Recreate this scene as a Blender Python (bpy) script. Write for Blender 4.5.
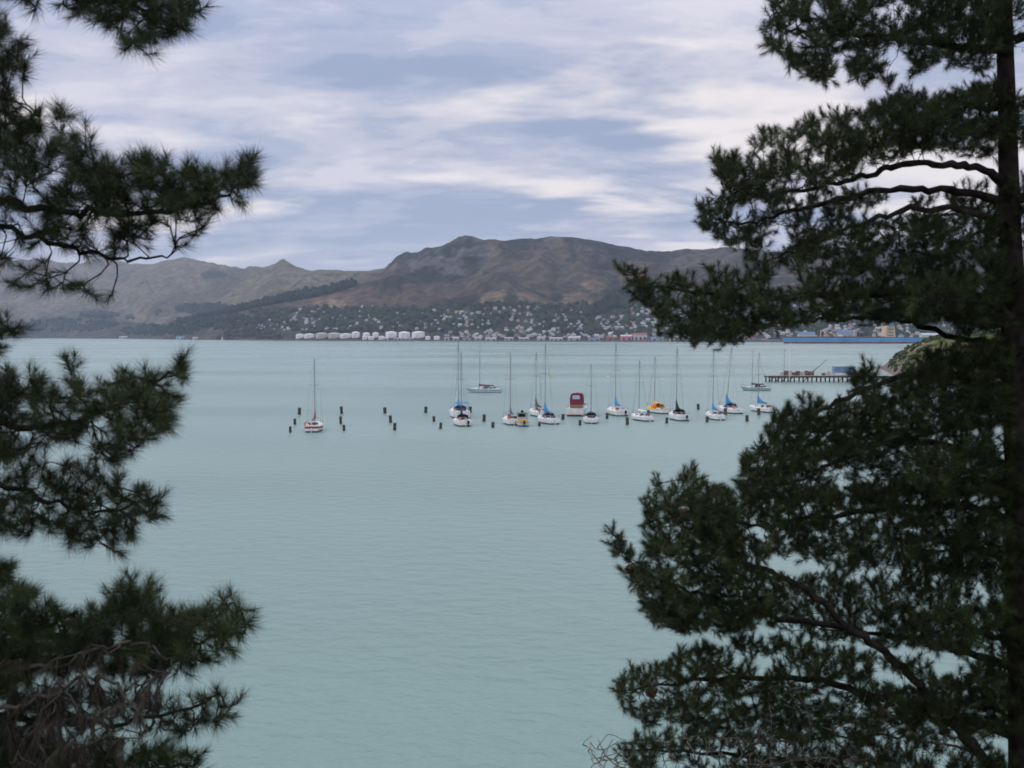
import bpy, bmesh, math, random
import numpy as np
from mathutils import Vector, Matrix

# ------------------------------------------------------------------ camera, world, sun, exposure
for o in list(bpy.data.objects): bpy.data.objects.remove(o)
sc = bpy.context.scene
C = sc.collection
EYE = 14.4; F = 995.0
PITCH = math.atan(49 / F)
cam_d = bpy.data.cameras.new("camera"); cam = bpy.data.objects.new("camera", cam_d); C.objects.link(cam)
cam.location = (0, 0, EYE); cam.rotation_euler = (math.pi/2 - PITCH, 0, 0)
cam_d.sensor_width = 36; cam_d.lens = F * 36 / 1024; cam_d.clip_start = 0.1; cam_d.clip_end = 30000
cam_d.dof.use_dof = True; cam_d.dof.focus_distance = 180; cam_d.dof.aperture_fstop = 4.2
sc.camera = cam

SUN_EL, SUN_AZ = math.radians(38), math.radians(-75)      # azimuth from +Y towards +X
w = bpy.data.worlds.new("World"); sc.world = w; w.use_nodes = True
SKY_A, SKY_B, SKY_C = 21.3, 15.1, 33.7
def build_world():
    nt = w.node_tree; N = nt.nodes; L = nt.links
    N.clear()
    out = N.new('ShaderNodeOutputWorld'); bg = N.new('ShaderNodeBackground'); L.new(bg.outputs[0], out.inputs[0])
    bg.inputs[1].default_value = 0.1
    sky = N.new('ShaderNodeTexSky'); sky.sky_type = 'NISHITA'; sky.sun_disc = False
    sky.sun_elevation = SUN_EL; sky.sun_rotation = SUN_AZ; sky.air_density = 1.0; sky.dust_density = 2.0
    tc = N.new('ShaderNodeTexCoord'); sep = N.new('ShaderNodeSeparateXYZ'); L.new(tc.outputs['Generated'], sep.inputs[0])
    def math_(op, a, b=None):
        m = N.new('ShaderNodeMath'); m.operation = op
        for i, v in enumerate((a, b)):
            if v is None: continue
            if isinstance(v, (int, float)): m.inputs[i].default_value = v
            else: L.new(v, m.inputs[i])
        return m.outputs[0]
    z = math_('ADD', math_('MAXIMUM', sep.outputs[2], 0.0), 0.17)
    cx = math_('DIVIDE', sep.outputs[0], z); cy = math_('DIVIDE', sep.outputs[1], z)
    def noise(sx, sy, off, scale, detail, rough, dist=0.0):
        c = N.new('ShaderNodeCombineXYZ')
        L.new(math_('MULTIPLY', cx, sx), c.inputs[0]); L.new(math_('MULTIPLY', cy, sy), c.inputs[1]); c.inputs[2].default_value = off
        n = N.new('ShaderNodeTexNoise'); n.inputs['Scale'].default_value = scale
        n.inputs['Detail'].default_value = detail; n.inputs['Roughness'].default_value = rough; n.inputs['Distortion'].default_value = dist
        L.new(c.outputs[0], n.inputs['Vector']); return n.outputs[0]
    def ramp(src, stops):
        r = N.new('ShaderNodeValToRGB'); e = r.color_ramp.elements
        while len(e) < len(stops): e.new(0.5)
        for el, (p, c) in zip(e, stops): el.position = p; el.color = c + (1,) if len(c) == 3 else c
        r.color_ramp.interpolation = 'EASE'
        L.new(src, r.inputs[0]); return r.outputs[0]
    def mix(f, a, b, t='MIX'):
        m = N.new('ShaderNodeMix'); m.data_type = 'RGBA'; m.blend_type = t
        if isinstance(f, (int, float)): m.inputs[0].default_value = f
        else: L.new(f, m.inputs[0])
        for i, v in ((6, a), (7, b)):
            if isinstance(v, tuple): m.inputs[i].default_value = v + (1,)
            else: L.new(v, m.inputs[i])
        return m.outputs[2]
    # broad deck of stratocumulus: lavender white tops against blue grey bellies
    big = noise(0.62, 1.25, SKY_A, 1.5, 8, 0.56, 0.35)
    fine = noise(0.8, 1.2, SKY_B, 4.5, 8, 0.6, 0.4)
    s = math_('ADD', math_('MULTIPLY', big, 0.68), math_('MULTIPLY', fine, 0.32))
    band = math_('MAXIMUM', math_('SUBTRACT', 1.0, math_('DIVIDE', math_('ABSOLUTE', math_('SUBTRACT', sep.outputs[2], 0.14)), 0.075)), 0.0)
    s = math_('SUBTRACT', s, math_('MULTIPLY', band, 0.05))          # a lower, denser deck far out over the hills
    K = 10.0
    k = lambda c: tuple(v * K for v in c)
    cloud = ramp(s, [(0.41, (0.20, 0.235, 0.335)), (0.47, (0.265, 0.287, 0.375)), (0.52, (0.345, 0.345, 0.415)), (0.59, (0.445, 0.425, 0.47))])
    # creamy sunlit edges where the deck thins
    br = noise(0.7, 1.2, SKY_C, 1.7, 8, 0.52, 0.2)
    edge = ramp(br, [(0.52, (0, 0, 0)), (0.66, (1, 1, 1))])
    cloud = mix(edge, cloud, (0.60, 0.545, 0.53))
    sc_ = N.new('ShaderNodeVectorMath'); sc_.operation = 'SCALE'; L.new(math_('MULTIPLY', math_('ADD', math_('MULTIPLY', math_('MAXIMUM', math_('SUBTRACT', sep.outputs[2], 0.25), 0.0), 1.6), 1.0), K), sc_.inputs['Scale']); L.new(cloud, sc_.inputs[0])
    gap = ramp(noise(0.6, 1.0, 31.0, 0.9, 5, 0.5), [(0.0, (0.93, 0.93, 0.93)), (0.62, (0.9, 0.9, 0.9)), (0.8, (0.72, 0.72, 0.72))])
    L.new(mix(gap, sky.outputs[0], sc_.outputs[0]), bg.inputs[0])
build_world()
sd = bpy.data.lights.new("sun", 'SUN'); so = bpy.data.objects.new("sun", sd); C.objects.link(so)
sd.energy = 0.6; sd.angle = math.radians(20); sd.color = (1, 0.95, 0.88)
dv = Vector((math.sin(SUN_AZ)*math.cos(SUN_EL), math.cos(SUN_AZ)*math.cos(SUN_EL), math.sin(SUN_EL)))
so.rotation_euler = (-dv).to_track_quat('-Z', 'Y').to_euler(); so.location = (0, 0, 60)
sc.view_settings.view_transform = 'Standard'; sc.view_settings.look = 'None'
sc.view_settings.exposure = 0.75; sc.view_settings.gamma = 1
sc.render.engine = 'CYCLES'
sc.cycles.use_denoising = True
sc.cycles.filter_width = 1.7
sc.cycles.max_bounces = 5; sc.cycles.diffuse_bounces = 3; sc.cycles.glossy_bounces = 3
sc.cycles.volume_bounces = 1; sc.cycles.transparent_max_bounces = 6
sc.cycles.caustics_reflective = False; sc.cycles.caustics_refractive = False

# ------------------------------------------------------------------ helpers
rng = np.random.default_rng(7); random.seed(7)
SP, CP = math.sin(PITCH), math.cos(PITCH)
def slope_of(py):                       # height change per metre of distance seen at picture row py
    v = (384 - py) / F
    return (-SP + v*CP) / (CP + v*SP)
def at(px, py, Y):
    u = (px - 512) / F; v = (384 - py) / F; q = CP + v*SP
    return Vector((Y*u/q, Y, EYE + Y*(-SP + v*CP)/q))
def on_water(px, py):
    Y = -EYE / slope_of(py); p = at(px, py, Y); p.z = 0; return p
def np_at(px, py, Y):
    u = (px - 512)/F; v = (384 - py)/F; q = CP + v*SP
    return np.stack([Y*u/q, Y, EYE + Y*(-SP + v*CP)/q], -1)

def hash2(ix, iy, seed):
    n = (ix.astype(np.int64)*374761393 + iy.astype(np.int64)*668265263 + seed*982451653) & 0x7fffffff
    n = ((n ^ (n >> 13)) * 1274126177) & 0x7fffffff
    n = n ^ (n >> 16)
    return (n & 0xffffff) / float(0xffffff)
def vnoise(x, y, seed=0):
    x = np.asarray(x, float); y = np.asarray(y, float)
    ix = np.floor(x); iy = np.floor(y); fx = x-ix; fy = y-iy
    fx = fx*fx*fx*(fx*(fx*6-15)+10); fy = fy*fy*fy*(fy*(fy*6-15)+10)
    a = hash2(ix, iy, seed); b = hash2(ix+1, iy, seed); c = hash2(ix, iy+1, seed); d = hash2(ix+1, iy+1, seed)
    return (a*(1-fx)+b*fx)*(1-fy) + (c*(1-fx)+d*fx)*fy
def fbm(x, y, seed=0, oct=5, gain=0.5):
    t = 0; a = 1; n = 0
    for o in range(oct):
        t = t + a*vnoise(x*2**o + 17.3*o, y*2**o - 9.1*o, seed+o); n += a; a *= gain
    return t/n
def ridged(x, y, seed=0, oct=5, gain=0.5):
    t = 0; a = 1; n = 0
    for o in range(oct):
        t = t + a*(1-np.abs(2*vnoise(x*2**o + 5.3*o, y*2**o - 3.1*o, seed+o)-1)); n += a; a *= gain
    return t/n

def mat(name, col, rough=0.7, vary=0.15, scale=4.0, bump=0.0, col2=None, spec=0.3, metal=0.0, attr=None, bscale=None, coords='Object'):
    m = bpy.data.materials.new(name); m.use_nodes = True
    nt = m.node_tree; N = nt.nodes; L = nt.links; b = N['Principled BSDF']
    b.inputs['Roughness'].default_value = rough; b.inputs['Specular IOR Level'].default_value = spec
    b.inputs['Metallic'].default_value = metal
    tc = N.new('ShaderNodeTexCoord')
    n = N.new('ShaderNodeTexNoise'); n.inputs['Scale'].default_value = scale; n.inputs['Detail'].default_value = 5
    L.new(tc.outputs[coords], n.inputs['Vector'])
    r = N.new('ShaderNodeValToRGB'); L.new(n.outputs[0], r.inputs[0])
    c2 = col2 if col2 else tuple(v*(1-2*vary) for v in col)
    r.color_ramp.elements[0].position = 0.35; r.color_ramp.elements[1].position = 0.65
    r.color_ramp.elements[0].color = c2 + (1,); r.color_ramp.elements[1].color = tuple(min(1, v*(1+vary*0.5)) for v in col) + (1,)
    if attr:
        a = N.new('ShaderNodeAttribute'); a.attribute_name = attr
        mx = N.new('ShaderNodeMix'); mx.data_type = 'RGBA'; mx.blend_type = 'MULTIPLY'; mx.inputs[0].default_value = 1
        L.new(r.outputs[0], mx.inputs[6]); L.new(a.outputs['Color'], mx.inputs[7]); L.new(mx.outputs[2], b.inputs['Base Color'])
    else:
        L.new(r.outputs[0], b.inputs['Base Color'])
    if bump:
        bn = N.new('ShaderNodeBump'); bn.inputs['Strength'].default_value = bump
        n2 = N.new('ShaderNodeTexNoise'); n2.inputs['Scale'].default_value = bscale or scale*3; n2.inputs['Detail'].default_value = 6
        L.new(tc.outputs[coords], n2.inputs['Vector']); L.new(n2.outputs[0], bn.inputs['Height']); L.new(bn.outputs[0], b.inputs['Normal'])
    return m

def mesh_np(name, verts, faces, mats, parent=None, smooth=False, midx=None, loc=None):
    """faces: (n,k) int array"""
    verts = np.asarray(verts, np.float32); faces = np.asarray(faces, np.int32)
    me = bpy.data.meshes.new(name); me.vertices.add(len(verts)); me.vertices.foreach_set('co', verts.ravel())
    n, k = faces.shape; me.loops.add(n*k); me.polygons.add(n)
    me.loops.foreach_set('vertex_index', faces.ravel()); me.polygons.foreach_set('loop_start', np.arange(n, dtype=np.int32)*k)
    if midx is not None: me.polygons.foreach_set('material_index', np.asarray(midx, np.int32))
    me.polygons.foreach_set('use_smooth', np.full(n, smooth))
    me.update(calc_edges=True); me.validate()
    for m in (mats if isinstance(mats, (list, tuple)) else [mats]): me.materials.append(m)
    o = bpy.data.objects.new(name, me); C.objects.link(o)
    if parent: o.parent = parent
    if loc is not None: o.location = loc
    return o
class MB:
    def __init__(s): s.v = []; s.f = []; s.m = []
    def add(s, vs, fs, mi=0):
        b = len(s.v); s.v += [tuple(v) for v in vs]; s.f += [tuple(b+i for i in f) for f in fs]; s.m += [mi]*len(fs)
    def box(s, c, d, mi=0, rz=0, taper=1.0):
        cx, cy, cz = c; hx, hy, hz = d[0]/2, d[1]/2, d[2]/2; cr, sr = math.cos(rz), math.sin(rz); vs = []
        for z, t in ((-hz, 1), (hz, taper)):
            for x, y in ((-hx, -hy), (hx, -hy), (hx, hy), (-hx, hy)):
                x *= t; y *= t; vs.append((cx+x*cr-y*sr, cy+x*sr+y*cr, cz+z))
        s.add(vs, [(0,3,2,1),(4,5,6,7),(0,1,5,4),(1,2,6,5),(2,3,7,6),(3,0,4,7)], mi)
    def tube(s, pts, r, n=8, mi=0, caps=True):
        pts = [Vector(p) for p in pts]; rs = r if isinstance(r, (list, tuple)) else [r]*len(pts)
        rings = []; up = Vector((0.13, 0.21, 0.97)).normalized()
        for i, p in enumerate(pts):
            d = (pts[min(i+1, len(pts)-1)] - pts[max(i-1, 0)]).normalized()
            ref = up if abs(d.dot(up)) < 0.95 else Vector((1, 0, 0))
            a = d.cross(ref).normalized(); b = d.cross(a).normalized()
            rings.append([p + (a*math.cos(2*math.pi*k/n) + b*math.sin(2*math.pi*k/n))*rs[i] for k in range(n)])
        vs = [v for rg in rings for v in rg]; fs = []
        for i in range(len(pts)-1):
            for k in range(n): fs.append((i*n+k, i*n+(k+1)%n, (i+1)*n+(k+1)%n, (i+1)*n+k))
        if caps: fs.append(tuple(range(n))[::-1]); fs.append(tuple((len(pts)-1)*n+k for k in range(n)))
        s.add(vs, fs, mi)
    def lathe(s, prof, n=16, mi=0, c=(0, 0, 0)):
        vs = []; fs = []
        for r, z in prof:
            for k in range(n): a = 2*math.pi*k/n; vs.append((c[0]+r*math.cos(a), c[1]+r*math.sin(a), c[2]+z))
        for i in range(len(prof)-1):
            for k in range(n): fs.append((i*n+k, i*n+(k+1)%n, (i+1)*n+(k+1)%n, (i+1)*n+k))
        fs.append(tuple((len(prof)-1)*n+k for k in range(n))); fs.append(tuple(range(n))[::-1])
        s.add(vs, fs, mi)
    def build(s, name, mats, parent=None, smooth=False):
        me = bpy.data.meshes.new(name); me.from_pydata(s.v, [], s.f)
        me.polygons.foreach_set('material_index', s.m); me.polygons.foreach_set('use_smooth', [smooth]*len(s.f))
        for m in (mats if isinstance(mats, (list, tuple)) else [mats]): me.materials.append(m)
        me.validate(); me.update()
        bm = bmesh.new(); bm.from_mesh(me); bmesh.ops.recalc_face_normals(bm, faces=bm.faces); bm.to_mesh(me); bm.free()
        o = bpy.data.objects.new(name, me); C.objects.link(o)
        if parent: o.parent = parent
        return o
def empty(name, loc, rz=0):
    o = bpy.data.objects.new(name, None); C.objects.link(o); o.location = loc; o.rotation_euler = (0, 0, rz)
    o.empty_display_size = 0.3; return o
def tag(o, label=None, cat=None, group=None, kind=None):
    if label: o['label'] = label
    if cat: o['category'] = cat
    if group: o['group'] = group
    if kind: o['kind'] = kind
    return o
def curve(tab, x):
    xs, ys = zip(*tab); return np.interp(x, xs, ys)
def scurve(tab, x, wd=6):
    return sum(curve(tab, x+d) for d in (-wd, -wd/2, 0, wd/2, wd))/5

# ------------------------------------------------------------------ water
def water_material():
    m = bpy.data.materials.new('harbour_water'); m.use_nodes = True
    nt = m.node_tree; N = nt.nodes; L = nt.links; b = N['Principled BSDF']
    b.inputs['IOR'].default_value = 1.33; b.inputs['Specular IOR Level'].default_value = 0.5
    geo = N.new('ShaderNodeNewGeometry')
    def mapped(sc3, rot=0.0):
        mp = N.new('ShaderNodeMapping'); mp.inputs['Scale'].default_value = sc3; mp.inputs['Rotation'].default_value = (0, 0, rot)
        L.new(geo.outputs['Position'], mp.inputs[0]); return mp.outputs[0]
    def noise(v, scale, det, rough=0.55):
        n = N.new('ShaderNodeTexNoise'); n.inputs['Scale'].default_value = scale; n.inputs['Detail'].default_value = det; n.inputs['Roughness'].default_value = rough
        L.new(v, n.inputs['Vector']); return n.outputs[0]
    # milky silt: broad lanes lying across the wind
    lanes = noise(mapped((0.0045, 0.012, 0.01), 0.05), 1.0, 2.5, 0.5)
    r = N.new('ShaderNodeValToRGB'); L.new(lanes, r.inputs[0])
    r.color_ramp.elements[0].position = 0.38; r.color_ramp.elements[1].position = 0.62
    r.color_ramp.elements[0].color = (0.192, 0.300, 0.266, 1); r.color_ramp.elements[1].color = (0.240, 0.356, 0.320, 1)
    L.new(r.outputs[0], b.inputs['Base Color'])
    rr = N.new('ShaderNodeMapRange'); L.new(lanes, rr.inputs[0]); rr.inputs[1].default_value = 0.3; rr.inputs[2].default_value = 0.7
    rr.inputs[3].default_value = 0.20; rr.inputs[4].default_value = 0.32; L.new(rr.outputs[0], b.inputs['Roughness'])
    h1 = noise(mapped((0.55, 0.9, 1), 0.45), 1.0, 5, 0.6)
    h2 = noise(mapped((0.10, 0.22, 1), -0.2), 1.0, 3, 0.5)
    ad = N.new('ShaderNodeMath'); ad.operation = 'MULTIPLY_ADD'; L.new(h2, ad.inputs[0]); ad.inputs[1].default_value = 0.35; L.new(h1, ad.inputs[2])
    bp = N.new('ShaderNodeBump'); bp.inputs['Strength'].default_value = 0.48; bp.inputs['Distance'].default_value = 0.5
    L.new(ad.outputs[0], bp.inputs['Height']); L.new(bp.outputs[0], b.inputs['Normal'])
    return m
wm = MB(); wm.add([(-8500, -60, 0), (8500, -60, 0), (8500, 9500, 0), (-8500, 9500, 0)], [(0, 1, 2, 3)])
tag(wm.build('water', water_material()), kind='structure')

# ------------------------------------------------------------------ far hills (one height field, distances in metres)
SKY = [(-600,262),(-300,250),(-100,262),(0,262),(30,259),(45,257),(62,262),(84,263),(98,258),(112,259),(130,263),(150,264),(165,261),(183,257),(205,261),(222,264),(235,266.5),(245,268.5),(250,266),(256,265.5),(264,267),(276,264),(281,259.5),(284,259),(290,263),(300,267),(310,270),(330,269.5),(350,270.5),(370,270),(384,268.5),(390,263),(396,257),(404,252),(416,250),(430,248.5),(443,245),(452,241),(458,237),(464,235),(474,236),(483,239.5),(495,238.5),(505,240),(520,238),(540,238),(555,235.5),(566,235.5),(580,238),(600,241),(620,245.5),(640,249.5),(665,251.5),(685,248.5),(700,249),(727,247.5),(760,250),(800,253),(860,246),(920,250),(1000,243),(1100,250),(1300,240),(1700,255)]
YSKY = [(-600,7200),(0,7000),(200,6500),(240,6000),(262,5000),(384,4500),(394,3750),(462,3600),(700,3600),(1000,3300),(1700,3300)]
SHORE = [(-600,338.3),(0,338.4),(60,338.4),(130,338.9),(200,339.8),(300,341.0),(500,341.6),(700,342.0),(1000,342.3),(1300,342.3),(1700,342.3)]
CREST = [(-600,322),(-100,322),(0,328),(25,324),(45,320),(80,319),(110,319),(135,322),(148,326),(158,327),(172,324.5),(190,320.5),(215,316),(240,309),(260,303),(285,297),(320,291),(355,283.5),(385,277),(396,272),(440,285),(500,292),(560,296),(600,292),(640,285),(700,285),(800,285),(1000,288),(1700,290)]
YCR  = [(-600,4600),(130,4500),(160,3600),(200,3400),(300,3100),(394,3000),(440,2850),(700,2600),(1000,2400),(1700,2400)]
DIP  = [(-600,5),(100,4),(150,5),(200,10),(300,9),(355,5),(385,1.5),(396,-2),(440,-6),(1700,-6)]          # rows below the crest just behind it
MID  = [(-600,300),(0,301),(80,298),(130,296),(200,292),(260,286),(300,283),(350,277),(385,272),(396,264),(440,264),(500,264),(700,266),(1700,268)]
def sm0(x, a, b):
    t = np.clip((x-a)/(b-a), 0, 1); return t*t*(3-2*t)
cols_px = np.concatenate([np.arange(-600, -60, 12.0), np.arange(-60, 1080, 1.6), np.arange(1080, 1700, 12.0)])
NR = 190
tt = np.linspace(0, 1, NR)
PXg, Tg = np.meshgrid(cols_px, tt, indexing='ij')
Y0 = -EYE / slope_of(curve(SHORE, PXg)); YS = curve(YSKY, PXg); YC = curve(YCR, PXg)
YC = np.maximum(YC, Y0 + 250)
sk = curve(SKY, PXg) + (fbm(PXg/5, PXg*0, 77, 3)-0.5)*1.6*((PXg > 390) & (PXg < 1100)); cr = scurve(CREST, PXg); dp = scurve(DIP, PXg, 12); md = scurve(MID, PXg, 20)
YD = YC + 0.22*(YS-YC); YM = YC + 0.55*(YS-YC)
YE = YS + 900
# knot positions in the row parameter
kt = [0.0, 0.02, 0.16, 0.40, 0.50, 0.70, 0.92, 1.0]
kY = [Y0-4, Y0+6, Y0 + 0.35*(YC-Y0), YC, YD, YM, YS, YE]
z_of = lambda Y, row: EYE + Y*slope_of(row)
kz = [np.full_like(PXg, -2.5), np.full_like(PXg, 1.8), None, z_of(YC, cr), z_of(YD, cr+dp), z_of(YM, md), z_of(YS, sk), None]
kz[2] = 2.5 + 0.22*(kz[3]-2.5)
kz[7] = kz[6]*0.6
Yg = np.zeros_like(PXg); Zg = np.zeros_like(PXg)
for i in range(7):
    a, b = kt[i], kt[i+1]; msk = (Tg >= a) & (Tg <= b)
    f = (Tg-a)/(b-a)
    Yg = np.where(msk, kY[i] + (kY[i+1]-kY[i])*f, Yg)
    fz = f if i in (0, 1) else f
    # cosine ease keeps ridges rounded while the skyline stays exact
    if i in (3, 4): fz = 0.5*f + 0.5*(0.5-0.5*np.cos(np.pi*f))
    Zg = np.where(msk, kz[i] + (kz[i+1]-kz[i])*fz, Zg)
Xg = (PXg-512)/F*Yg/1.001
# spurs and gullies: run down the slope, plus rounder lumps; fade out at the shore and the skyline
damp = np.clip((Tg-0.05)/0.2, 0, 1) * np.clip((0.92-Tg)/0.10, 0.0, 1)
damp *= 1 - 0.75*np.exp(-((Tg-0.40)/0.05)**2)*(PXg < 400)
sx = Xg/1000; sy = Yg/1000
warp = fbm(sx*1.5, sy*1.5, 5, 3)-0.5
sp = ridged(sx*2.6 + warp*1.2, sy*0.8, 21, 4, 0.5) - 0.62
lump = fbm(sx*3.2, sy*3.2, 33, 5, 0.55) - 0.5
Zg = Zg + damp*(sp*165 + lump*75)*(Yg/3600)*(1-0.5*(1-sm0(PXg, 330, 400)))
step_ = np.clip((Tg-0.66)/0.06, 0, 1)*np.clip((0.92-Tg)/0.04, 0, 1)*sm0(PXg, 392, 402)*(1-0.6*sm0(PXg, 500, 620))
ph_z = 2*np.pi*(Zg + 26*fbm(sx*5, sy*5, 57, 3))/46
Zg = Zg + step_*6.5*np.sin(ph_z)
Zg = Zg + (fbm(sx*22, sy*22, 44, 4, 0.6)-0.5)*9*np.clip((Tg-0.05)/0.1, 0, 1)*(Yg/3600)
# rock bands on the bluff
cliff = sm0(PXg, 396, 406)*np.exp(-((PXg-418)/34)**2) * np.clip((Tg-0.72)/0.1, 0, 1)
Zg += cliff*(ridged(sx*14, sy*3, 51, 3)-0.5)*16
cap = EYE + Yg*slope_of(sk + 1.0 + 14*np.clip(0.92-Tg, 0, 1)**1.2)
Zg = np.where((Tg > 0.42) & (Tg < 0.918), np.minimum(Zg, cap), Zg)
# flat foreshore for tanks and wharves
nC, nRr = PXg.shape
ROW = 384 - F*np.tan(np.arctan((Zg-EYE)/Yg) + PITCH)
ii, jj = np.meshgrid(np.arange(nC-1), np.arange(nRr-1), indexing='ij'); idx = ii*nRr + jj
faces = np.stack([idx, idx+nRr, idx+nRr+1, idx+1], -1).reshape(-1, 4)
# base colour of the land itself: tussock, dry grass, scrub, rock
def blend(a, b, f): return a*(1-f[..., None]) + np.array(b)*f[..., None]
def sm(x, a, b): t = np.clip((x-a)/(b-a), 0, 1); return t*t*(3-2*t)
n1 = fbm(sx*5, sy*2.5, 61, 5, 0.6); n2 = fbm(sx*14, sy*8, 71, 5, 0.6); n3 = fbm(sx*40, sy*25, 81, 3)
col = np.zeros(PXg.shape + (3,)) + np.array((0.098, 0.076, 0.064))            # brown tussock
col = blend(col, (0.185, 0.150, 0.085), sm(n1, 0.47, 0.62)*0.7)                    # drier grass
col = blend(col, (0.034, 0.042, 0.028), sm(n2, 0.47, 0.58)*0.85)                   # scrub
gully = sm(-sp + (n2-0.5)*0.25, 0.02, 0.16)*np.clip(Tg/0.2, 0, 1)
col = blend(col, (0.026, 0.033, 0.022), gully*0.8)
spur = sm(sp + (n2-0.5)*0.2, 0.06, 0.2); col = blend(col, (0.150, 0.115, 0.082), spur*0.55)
left = 1-sm(PXg, 330, 400)
far_left = left*sm(Tg, 0.42, 0.5)
col = blend(col, (0.205, 0.180, 0.115), far_left*(1-0.45*gully)*sm(n1, 0.20, 0.38)*0.88)
col = blend(col, (0.075, 0.085, 0.060), far_left*sm(n2, 0.58, 0.68)*0.6)
def spot(cx, cy, rx, ry, jag=0.35):
    d = np.sqrt(((PXg-cx)/rx)**2 + ((ROW-cy)/ry)**2) + (n2-0.5)*jag*4
    return 1-sm(d, 0.8, 1.05)
DARK = (0.026, 0.036, 0.024); GOLD = (0.27, 0.20, 0.125); TAN = (0.33, 0.22, 0.15)
for s_ in ((350,297,60,10),(400,300,60,14),(330,300,26,7),(450,290,40,10)): col = blend(col, (0.15, 0.105, 0.074), spot(*s_)*0.6)
for s_ in ((490,297,18,7),(525,297,14,6),(580,300,18,9),(595,285,16,7),(330,304,16,4),(565,308,12,6)): col = blend(col, GOLD, spot(*s_)*0.75)
rock = step_*sm(np.cos(ph_z), 0.1, 0.7)*sm(fbm(sx*9, sy*9, 58, 3), 0.40, 0.52)
col = blend(col, (0.20, 0.185, 0.175), rock*sm(ridged(sx*26, sy*4, 59, 2), 0.45, 0.65)*0.8)
for s_ in ((438,264,40,9),(412,266,22,8),(470,252,30,5)): col = blend(col, (0.19, 0.175, 0.165), spot(*s_)*sm(ridged(sx*22, sy*3, 53, 3), 0.5, 0.7)*0.9)
for s_ in ((205,309,30,5),(100,316,18,4),(511,299,8,4.5),(556,297,7,5),(215,275,14,5)): col = blend(col, DARK, spot(*s_, 0.2)*0.9)
# the lower headland and wooded town slope
low = sm(ROW, 308, 318)*sm(PXg, 200, 260)*(Tg < 0.42) ; col = blend(col, (0.045, 0.055, 0.036), low*0.85)
hd = (PXg < 215)*(Tg < 0.43)*1.0; col = blend(col, (0.060, 0.068, 0.048), hd*0.8*sm(n2+0.1, 0.4, 0.6))
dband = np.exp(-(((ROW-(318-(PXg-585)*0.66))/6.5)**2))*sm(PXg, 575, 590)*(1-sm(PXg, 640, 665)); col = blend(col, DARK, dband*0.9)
col = blend(col, (0.11, 0.10, 0.09), (Tg < 0.03)*1.0)
n4 = fbm(sx*90, sy*45, 87, 2); col *= (0.45 + 0.55*n3[..., None] + 0.35*n4[..., None])
rt_ = sm(PXg, 380, 420)*(Tg > 0.1); col *= 1 - rt_[..., None]*np.array((0.20, 0.20, 0.13))     # central and right hills made darker and slightly bluer
def attr_col(o, name, c):
    a = o.data.color_attributes.new(name, 'FLOAT_COLOR', 'POINT')
    a.data.foreach_set('color', np.concatenate([c.reshape(-1, 3), np.ones((c.size//3, 1))], 1).astype(np.float32).ravel())
m_hill = mat('hill_ground', (1, 1, 1), 0.95, 0.30, 0.035, 0.9, attr='landcol', bscale=0.02, spec=0.05)
m_hill.node_tree.nodes['Bump'].inputs['Distance'].default_value = 12
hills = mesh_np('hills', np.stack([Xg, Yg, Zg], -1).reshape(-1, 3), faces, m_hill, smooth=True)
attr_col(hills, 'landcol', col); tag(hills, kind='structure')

def ground_at(px, py, tmax=1.0):
    """first land point met by the line of sight through (px,py)"""
    i = int(np.argmin(np.abs(cols_px-px))); r = ROW[i]
    k = np.where((r <= py) & (tt > 0.015) & (tt <= tmax))[0]
    if not len(k): return None
    j = k[0]
    if j == 0: j = 1
    f = (py - r[j-1])/(r[j]-r[j-1]) if r[j] != r[j-1] else 0; f = min(max(f, 0), 1)
    Y = Yg[i, j-1]*(1-f)+Yg[i, j]*f; z = Zg[i, j-1]*(1-f)+Zg[i, j]*f
    return Vector(((px-512)/F*Y/1.001, Y, z))
def shore_Y(px): return float(-EYE/slope_of(curve(SHORE, px)))

# ------------------------------------------------------------------ haze
bpy.ops.mesh.primitive_cube_add(size=1); hz = bpy.context.object; hz.name = 'haze'
hz.scale = (18000, 10400, 760); hz.location = (0, 4800, 379)
hm = bpy.data.materials.new('air_haze'); hm.use_nodes = True; hn = hm.node_tree.nodes
hn.remove(hn['Principled BSDF']); pv = hn.new('ShaderNodeVolumePrincipled'); pv.inputs['Density'].default_value = 0.000058
pv.inputs['Color'].default_value = (0.70, 0.80, 1.0, 1); pv.inputs['Anisotropy'].default_value = 0.1
hm.node_tree.links.new(pv.outputs[0], hn['Material Output'].inputs['Volume']); hz.data.materials.append(hm)
tag(hz, kind='stuff')

# ------------------------------------------------------------------ near hillside under the camera, right-hand headland
m_bank = mat('bank_ground', (0.10, 0.085, 0.05), 0.95, 0.2, 0.8, 0.6, col2=(0.045, 0.055, 0.025))
def bank():
    xs = np.linspace(-70, 70, 90); ys = np.linspace(-50, 30, 60); X, Yy = np.meshgrid(xs, ys, indexing='ij')
    d = Yy + 0.02*X*np.sin(X*0.05)
    Z = np.where(d < -1.5, 12.75 + (-1.5-d)*0.12, 12.75 - (d+1.5)*0.66)
    Z = Z + (fbm(X*0.3, Yy*0.3, 3, 4)-0.5)*0.9*np.clip((np.abs(d)+np.abs(X)-1)/6, 0, 1)
    Z = np.maximum(Z, -3)
    a, b = X.shape; i, j = np.meshgrid(np.arange(a-1), np.arange(b-1), indexing='ij'); k = i*b+j
    o = mesh_np('hillside', np.stack([X, Yy, Z], -1).reshape(-1, 3), np.stack([k, k+b, k+b+1, k+1], -1).reshape(-1, 4), m_bank, smooth=True)
    tag(o, kind='structure'); return xs, ys, Z
bxs, bys, bZ = bank()
def bank_z(x, y):
    i = np.clip(np.searchsorted(bxs, x)-1, 0, 88); j = np.clip(np.searchsorted(bys, y)-1, 0, 58); return float(bZ[i, j])

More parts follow.
